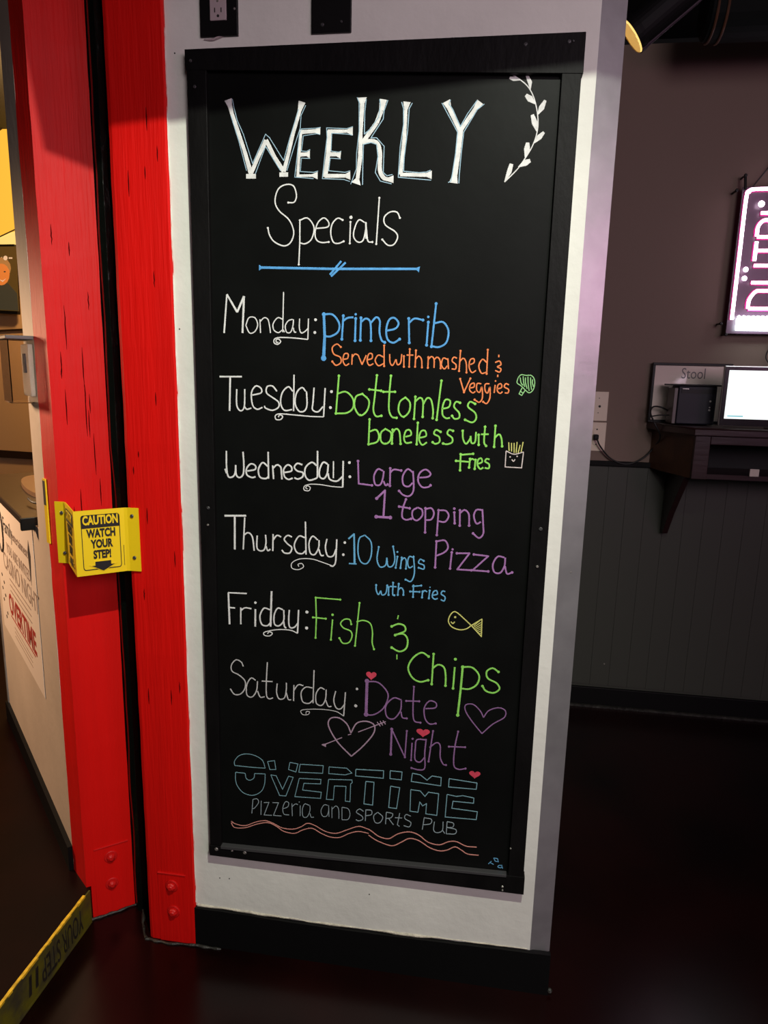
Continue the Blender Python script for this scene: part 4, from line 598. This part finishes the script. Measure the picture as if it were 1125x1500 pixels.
# clear acrylic guard on the jamb
g0, g1, gz0, gz1 = .004, .118, 1.084 + FZ, 1.236 + FZ
gd = thing('clear_guard_box', L3(.06, gz0, .0), 'clear plastic guard box over a grey control, left of the angled red post', 'guard box')
def shell(bm, u0, u1, z0, z1, o0, o1, t=.0025):
    lbox(bm, u0, u1, z0, z1, o1 - t, o1)
    lbox(bm, u0, u0 + t, z0, z1, o0, o1 - t); lbox(bm, u1 - t, u1, z0, z1, o0, o1 - t)
    lbox(bm, u0 + t, u1 - t, z0, z0 + t, o0, o1 - t); lbox(bm, u0 + t, u1 - t, z1 - t, z1, o0, o1 - t)
bm = bmesh.new(); shell(bm, g0, g1, gz0, gz1, .0, .055); obj('clear_cover', bm, M['clear'], gd)
bm = bmesh.new(); lbox(bm, g0 - .006, g1 + .006, gz1 - .006, gz1 + .003, .0, .060); obj('cover_lip', bm, M['grey'], gd, bevel=.002)
bm = bmesh.new(); lbox(bm, g0 + .012, g1 - .012, gz0 + .015, gz1 - .015, .0005, .012); obj('control_body', bm, M['plate'], gd, bevel=.002)
bm = bmesh.new(); lbox(bm, g0 + .040, g0 + .062, gz0 + .070, gz0 + .115, .012, .016); obj('display', bm, M['grey'], gd)

# ============================================================ RIGHT: BACK WALL THINGS
def back_plate(name, px, py0, py1, label, hasplug):
    c0 = at(px, py0, BY); c1 = at(px - 2, py1, BY); x1 = c0.x; x0 = x1 - .074
    t = thing(name, ((x0+x1)/2, BY, c1.z), label, 'wall plate' if not hasplug else 'outlet')
    obj('face_plate', box((x0, BY - .006, c1.z), (x1, BY + .001, c0.z)), M['plate'], t, bevel=.0018)
    return t, (x0+x1)/2, c1.z, c0.z
t, cx, z0, z1 = back_plate('blank_wall_plate', 892, 574, 617, 'upper beige cover plate beside the corner guard, on the back wall', False)
for dz in (.28, .5, .78): add_screw('screw' if dz != .5 else 'jack', (cx + (.004 if dz == .5 else 0), BY - .006, z0 + (z1 - z0)*dz), (0, -1, 0), .0022 if dz != .5 else .005, M['dscrew'] if dz != .5 else M['hole'], t)
t, cx, z0, z1 = back_plate('wall_outlet', 888.5, 619, 661, 'lower beige outlet with a black cord plugged in, on the back wall', True)
for dz in (.33, .70):
    bm = bmesh.new(); add_disc(bm, (cx, BY - .005, z0 + (z1 - z0)*dz), (0, -1, 0), [(.016, 0), (.016, .0025), (.0145, .003)], 20); obj('receptacle', bm, M['plate'], t)
for dz in (.24, .76): add_screw('ground_hole', (cx, BY - .0078, z0 + (z1 - z0)*dz), (0, -1, 0), .0032, M['hole'], t)
PX, PZ = cx - .004, z0 + (z1 - z0)*.50
# desk
DT = 1.001 + FZ
dk = thing('wall_desk', (1.7, 1.4, .54 + FZ), 'dark mahogany wall desk with angled end and open shelf, under the neon sign', 'desk')
pl_ = [(1.275, BY), (1.30, 1.46), (1.375, 1.245), (2.35, 1.245), (2.35, BY)]
bm = bmesh.new(); add_prism(bm, [V((x, y, DT - .028)) for x, y in pl_], (0, 0, .028)); obj('desktop', bm, M['deskwood'], dk, bevel=.003)
bm = bmesh.new(); add_tube(bm, [(1.30, 1.458, DT - .002), (1.375, 1.243, DT - .002), (2.35, 1.243, DT - .002)], .0035, 6); obj('edge_moulding', bm, M['deskwood'], dk, shade=True)
cb_ = [(1.30, BY), (1.325, 1.47), (1.385, 1.275), (1.385, BY)]
bm = bmesh.new(); add_prism(bm, [V((x, y, DT - .19)) for x, y in cb_], (0, 0, .162)); obj('side_panel', bm, M['desktan'], dk, bevel=.002, label='worn brown angled side')
obj('front_stile', box((1.385, 1.262, DT - .19), (1.44, 1.285, DT - .028)), M['deskwood'], dk, bevel=.002)
obj('front_rail', box((1.44, 1.262, DT - .060), (2.35, 1.285, DT - .028)), M['deskwood'], dk, bevel=.002)
obj('shelf_board', box((1.385, 1.28, DT - .19), (2.35, BY, DT - .172)), M['deskwood'], dk)
obj('shelf_back', box((1.44, 1.50, DT - .172), (2.35, 1.515, DT - .028)), M['dark'], dk)
bm = bmesh.new(); add_prism(bm, [(1.372, BY, DT - .19), (1.372, 1.30, DT - .19), (1.372, 1.46, DT - .36), (1.372, 1.53, DT - .46), (1.372, BY, DT - .46)], (.022, 0, 0)); obj('bracket', bm, M['deskwood'], dk, bevel=.002)
bm = bmesh.new(); add_box(bm, (-.016, -.003, 0), (.016, .003, .027), Matrix.Translation(at(1104, 698, 1.275))); tag(obj('price_tag', bm, M['label']), 'small white tag on the lower shelf edge of the desk', 'tag')
# whiteboard
wb = thing('whiteboard', (1.42, BY - .04, DT), 'small whiteboard in a black frame leaning on the back wall behind the printer', 'whiteboard')
wx0, wx1, wz0, wz1 = 1.272, 1.575, DT, 1.238 + FZ
for a, b in (((wx0, 0, wz0), (wx1, 0, wz0 + .010)), ((wx0, 0, wz1 - .010), (wx1, 0, wz1)), ((wx0, 0, wz0 + .010), (wx0 + .010, 0, wz1 - .010)), ((wx1 - .010, 0, wz0 + .010), (wx1, 0, wz1 - .010))):
    obj('frame_bar', box((a[0], BY - .034, a[2]), (b[0], BY - .016, b[2])), M['black'], wb, bevel=.0012)
obj('writing_surface', box((wx0 + .009, BY - .026, wz0 + .009), (wx1 - .009, BY - .018, wz1 - .009)), M['wboard'], wb)
text('marker_lettering', 'Stool', .060, M['grey'], wb, at(1016, 548, BY - .0265), (1, 0, 0), (0, 0, 1), thick=.0002, sx=.75)
# printer box
pr = thing('receipt_printer', (1.44, 1.42, DT), 'dark boxy receipt printer with round buttons on the desk', 'printer')
a = at(995, 565, 1.40); b = at(1046, 615, 1.40); px0, px1 = a.x, b.x; ph = a.z - DT
obj('printer_body', box((px0, 1.40, DT + .004), (px1, 1.50, DT + ph)), M['device'], pr, bevel=.004)
obj('side_cover', box((px0 - .014, 1.405, DT + .004), (px0, 1.50, DT + ph - .008)), M['grey'], pr, bevel=.002)
obj('top_cover', box((px0 - .030, 1.392, DT + ph), (px1 + .012, 1.505, DT + ph + .006)), M['black'], pr, bevel=.002)
obj('paper_slot', box((px0 + .010, 1.397, DT + ph - .028), (px1 - .006, 1.402, DT + ph - .012)), M['black'], pr)
obj('maker_plate', box((px0 + .014, 1.3975, DT + ph - .014), (px0 + .036, 1.4, DT + ph - .010)), M['alu'], pr)
for py in (588, 597, 601): add_screw('button', at(1040.5 - (py - 588)*.12, py, 1.399), (0, -1, 0), .0042 if py != 597 else .003, M['alu'], pr)
# monitor
mo = thing('monitor', (1.66, 1.32, DT), 'bright white computer screen standing on the desk at the right edge', 'monitor')
mx0, mx1, mz0, mz1 = 1.470, 1.90, 1.008 + FZ, 1.226 + FZ; my = 1.30
obj('monitor_shell', box((mx0, my, mz0), (mx1, my + .014, mz1)), M['alu'], mo, bevel=.004)
obj('bezel', box((mx0 + .003, my - .002, mz0 + .003), (mx1 - .003, my + .002, mz1 - .003)), M['bezel'], mo, bevel=.001)
obj('lit_screen', box((mx0 + .017, my - .0032, mz0 + .028), (mx1 - .017, my - .0015, mz1 - .015)), M['screen'], mo)
obj('screen_bar', box((mx0 + .027, my - .0040, mz0 + .036), (mx0 + .082, my - .0030, mz0 + .040)), M['screenteal'], mo)
obj('stand', box((1.65, my + .012, DT), (1.73, my + .06, mz0 + .03)), M['alu'], mo, bevel=.003)
# cords
def cord(name, pts, r, label, cat='cord', k=8):
    bm = bmesh.new(); add_tube(bm, smooth(pts, k), r, 7); return tag(obj(name, bm, M['cord'], shade=True), label, cat)
pc = thing('power_cord', (PX, BY - .02, PZ), 'black power cord hanging from the lower beige outlet up to the desk', 'cord')
bm = bmesh.new(); add_tube(bm, smooth([(PX, BY - .012, PZ), (PX + .004, BY - .036, PZ - .010), at(880, 655, BY - .03), at(895, 672, BY - .02), at(918, 680, BY - .018), at(942, 671, BY - .02), at(958, 655, BY - .022), at(967, 640, BY - .10), at(961, 624, BY - .12), at(953, 606, BY - .10), at(957, 596, BY - .09), at(970, 597, BY - .08), at(983, 604, BY - .10), at(992, 606, BY - .12)], 7), .0034, 7); obj('cable', bm, M['cord'], pc, shade=True)
bm = bmesh.new(); add_box(bm, (PX - .010, BY - .034, PZ - .011), (PX + .010, BY - .008, PZ + .011)); obj('plug', bm, M['black'], pc, bevel=.004)
cord('data_cable', [at(953, 610, BY - .10), at(967, 608, BY - .11), at(980, 608, BY - .11), at(993, 604, BY - .12)], .0026, 'thin black cable along the desk behind the printer')
cord('sign_cable', [at(1140, 492, BY - .02), at(1126, 512, BY - .02), at(1122, 524, BY - .02), at(1128, 535, BY - .03)], .0025, 'thin black cable dropping below the neon sign')
# neon sign
NY = BY - .060
ns = thing('neon_sign', (1.75, NY, 1.40 + FZ), 'pink glowing neon sign with upright sideways letters on the back wall', 'neon sign')
bl = at(1063, 470, NY); tl = at(1090, 277, NY); XR = 2.02; zt, zb = tl.z, bl.z
zt = at(1110, 277, NY).z; x0 = (at(1094, 300, NY).x + at(1071, 460, NY).x)/2
bm = bmesh.new(); add_box(bm, (x0 - .014, NY + .012, zb - .048), (XR, NY + .017, zt + .012)); obj('backing_panel', bm, M['neonback'], ns, bevel=.002)
def neon(nm, pts, r=.0062, m='neonpink', cl=False, rim=True):
    P = smooth(pts, 6) if len(pts) > 2 else [V(p) for p in pts]
    bm = bmesh.new(); add_tube(bm, P, r, 8, closed=cl); t_ = obj(nm, bm, M[m], ns, shade=True)
    if rim:
        bm = bmesh.new(); add_tube(bm, [p + V((0, .010, 0)) for p in P], r*1.5, 6, closed=cl); obj('tube_rim', bm, M['neonedge'], ns, label='magenta rim')
R1 = .030
out_ = [V((x0, NY, zb + .005)), V((x0, NY, (zb + zt)/2)), V((x0, NY, zt - R1)), V((x0 + .009, NY, zt - .009)), V((x0 + R1, NY, zt)), V((x0 + .2, NY, zt)), V((XR - .03, NY, zt))]
neon('border_tube', out_)
def nl(x_, z_): return V((x_, NY - .002, z_))
def npx(px, py): return at(px, py, NY - .002)
xs_ = npx(1096, 400).x
def zz(py): return npx(1115, py).z
LW = .155                                   # letter height (along x) of the sideways letters
XL = npx(1097, 440).x
def seg(pts, nm='letter_tube', r=.0062): neon(nm, pts, r)
# sideways arch letter at the bottom
z0_, z1_ = zz(452), zz(426)
seg([nl(XL + LW, z0_), nl(XL + .003, z0_)]); seg([nl(XL, z0_), nl(XL + .001, (z0_ + z1_)/2), nl(XL + .020, z1_ - .004), nl(XL + .045, z1_), nl(XL + LW, z1_)])
# letter with two dots
seg([nl(XL + .002, zz(414)), nl(XL + LW, zz(414))]); seg([nl(XL + .004, zz(389)), nl(XL + LW, zz(389))]); seg([nl(XL + LW, zz(414)), nl(XL + LW + .012, zz(401)), nl(XL + LW, zz(389))])
for py in (395, 408):
    bm = bmesh.new(); add_disc(bm, npx(1092 - (py - 395)*.15, py), (0, -1, 0), [(.008, 0), (.0095, .003), (.007, .008)], 16); obj('letter_dot', bm, M['neonpink'], ns)
# T
seg([nl(XL + .002, zz(382)), nl(XL + .002, zz(354))]); seg([nl(XL + .006, zz(367)), nl(XL + LW, zz(367))])
# rounded letter above
seg([nl(XL + LW, zz(347)), nl(XL + .003, zz(347))]); seg([nl(XL, zz(346)), nl(XL + .001, zz(332)), nl(XL + .018, zz(323)), nl(XL + .045, zz(324)), nl(XL + .055, zz(335)), nl(XL + .055, zz(346))])
# bar and dot on top
seg([nl(XL + .006, zz(312)), nl(XL + LW, zz(312))])
bm = bmesh.new(); add_disc(bm, npx(1115, 299), (0, -1, 0), [(.010, 0), (.0115, .003), (.008, .008)], 18); obj('letter_dot', bm, M['neonpink'], ns)
# white glowing strip below
bm = bmesh.new(); add_box(bm, (x0 + .016, NY - .010, zb - .036), (XR - .02, NY + .004, zb + .010)); obj('white_strip', bm, M['neonwhite'], ns, bevel=.004)
bm = bmesh.new(); x = x0 + .022
while x < XR - .03: add_disc(bm, (x, NY - .008, zb + .012), (0, -1, 0), [(.006, 0), (.008, .003), (.005, .006)], 10); x += .017
obj('white_letter_tops', bm, M['neonwhite'], ns)
for px, py in ((1056, 474), (1063, 490), (1092, 257), (1079, 279)):
    p = at(px, py, NY + .01); bm = bmesh.new(); add_tube(bm, [p, p + V((0, .045, 0))], .004, 8); add_disc(bm, p, (0, -1, 0), [(.006, 0), (.0065, .003), (.004, .006)], 12); obj('standoff', bm, M['black'], ns)
bm = bmesh.new(); add_tube(bm, [at(1092, 257, NY + .01), at(1092, 278, NY + .01)], .005, 8); obj('hanger', bm, M['black'], ns)
bm = bmesh.new(); add_tube(bm, [at(1100, 277, NY + .02), at(1130, 240, NY + .02), at(1200, 160, NY + .02)], .0025, 6); obj('hanging_wire', bm, M['cord'], ns)
# small screw on the panelling
add = at(885, 972, BY); bm = bmesh.new(); add_disc(bm, add + V((0, -.001, 0)), (0, -1, 0), [(.004, 0), (.003, .004)], 10); obj('screw', bm, M['screw'], wl)
# stage can lamp
c0 = at(926, 52.5, .62)
ax = (AX*.758 + AY*-.52 - AZ*.34).normalized(); rc = (at(935, 77, .62) - at(907.5, 28, .62)).length/2
sl = thing('can_spotlight', c0 + ax*.14, 'black can spotlight with ribbed amber lens at the top right', 'spotlight')
bm = bmesh.new(); add_disc(bm, c0, ax, [(rc, .0), (rc*1.02, .012), (rc*.97, .02), (rc*.95, .16), (rc*.7, .21), (rc*.3, .22)], 32); obj('can_body', bm, M['black2'], sl, shade=False)
bm = bmesh.new(); add_disc(bm, c0 - ax*.001, ax, [(rc*.90, -.0015), (rc*.96, .002)], 32); obj('lens', bm, M['lens'], sl, label='glowing amber lens')
side = ax.cross(AZ).normalized(); upv = side.cross(ax).normalized()
for i in range(-6, 7):
    h = i * rc*.14; hw = math.sqrt(max(0, (rc*.92)**2 - h*h)); bm = bmesh.new()
    add_tube(bm, [c0 - ax*.004 + upv*h - side*hw, c0 - ax*.004 + upv*h + side*hw], .0006, 5); obj('lens_rib', bm, M['lensrib'], sl)
bm = bmesh.new(); lo = AY - ax*AY.dot(ax); lo.normalize(); add_tube(bm, [c0 + lo*rc*1.0, c0 + lo*rc*1.0 + ax*.19], .0032, 6); obj('body_glint', bm, M['pinkglint'], sl, label='pinkish glossy strip added as the highlight along the can')  # added strip draws the pink highlight on the can's lower edge
bm = bmesh.new(); q = c0 + ax*.10; add_tube(bm, [q + V((0, 0, .0)), V((q.x, q.y + .02, 2.9))], .008, 8); obj('yoke', bm, M['black2'], sl)
# dark duct with hanger rod
dq = at(1030, 22, 1.25); dz = at(1090, 40, 1.16).z
du = thing('round_duct', (dq.x + .4, 1.25, dz), 'dark round duct running along under the black ceiling at the top right', 'duct')
bm = bmesh.new(); add_disc(bm, (dq.x, 1.25, dz + .09), (1, 0, 0), [(.070, 0), (.085, .01), (.09, .03), (.09, 1.2)], 28); obj('duct_body', bm, M['duct'], du)
for k, (xx, r_) in enumerate(((.02, .092), (.05, .094), (.30, .093))):
    bm = bmesh.new(); add_disc(bm, (dq.x + xx, 1.25, dz + .09), (1, 0, 0), [(r_, 0), (r_ + .002, .004), (r_, .008)], 28); obj('duct_glint', bm, M['desktan'], du)  # brown rings stand in for orange highlights on the duct
cord('hanger_rod', [at(1044, 61, BY - .05), at(1055, 32, BY - .05), at(1062, 12, BY - .05)], .003, 'thin metal rod hanging from the black ceiling beside the duct', 'rod')

# a second, curly neon tube on the wall behind the photographer (seen only as a reflection in the whiteboard)
s3 = thing('neon_sign', (2.4, -2.36, 1.3), 'curly pink neon tube across the room, reflected in the small whiteboard', 'neon sign')
def mir(px, py): p = at(px, py, 5.434); return V((p.x, 2*1.542 - p.y, p.z))
for pts in ([(990, 563), (996, 558), (1004, 554), (1013, 551)], [(1003, 562), (1010, 561)], [(967, 574), (972, 571), (977, 569), (975, 575), (969, 577), (976, 578)]):
    bm = bmesh.new(); add_tube(bm, smooth([mir(*p) for p in pts], 5), .016, 8); obj('neon_tube', bm, M['neonpink'], s3, shade=True)
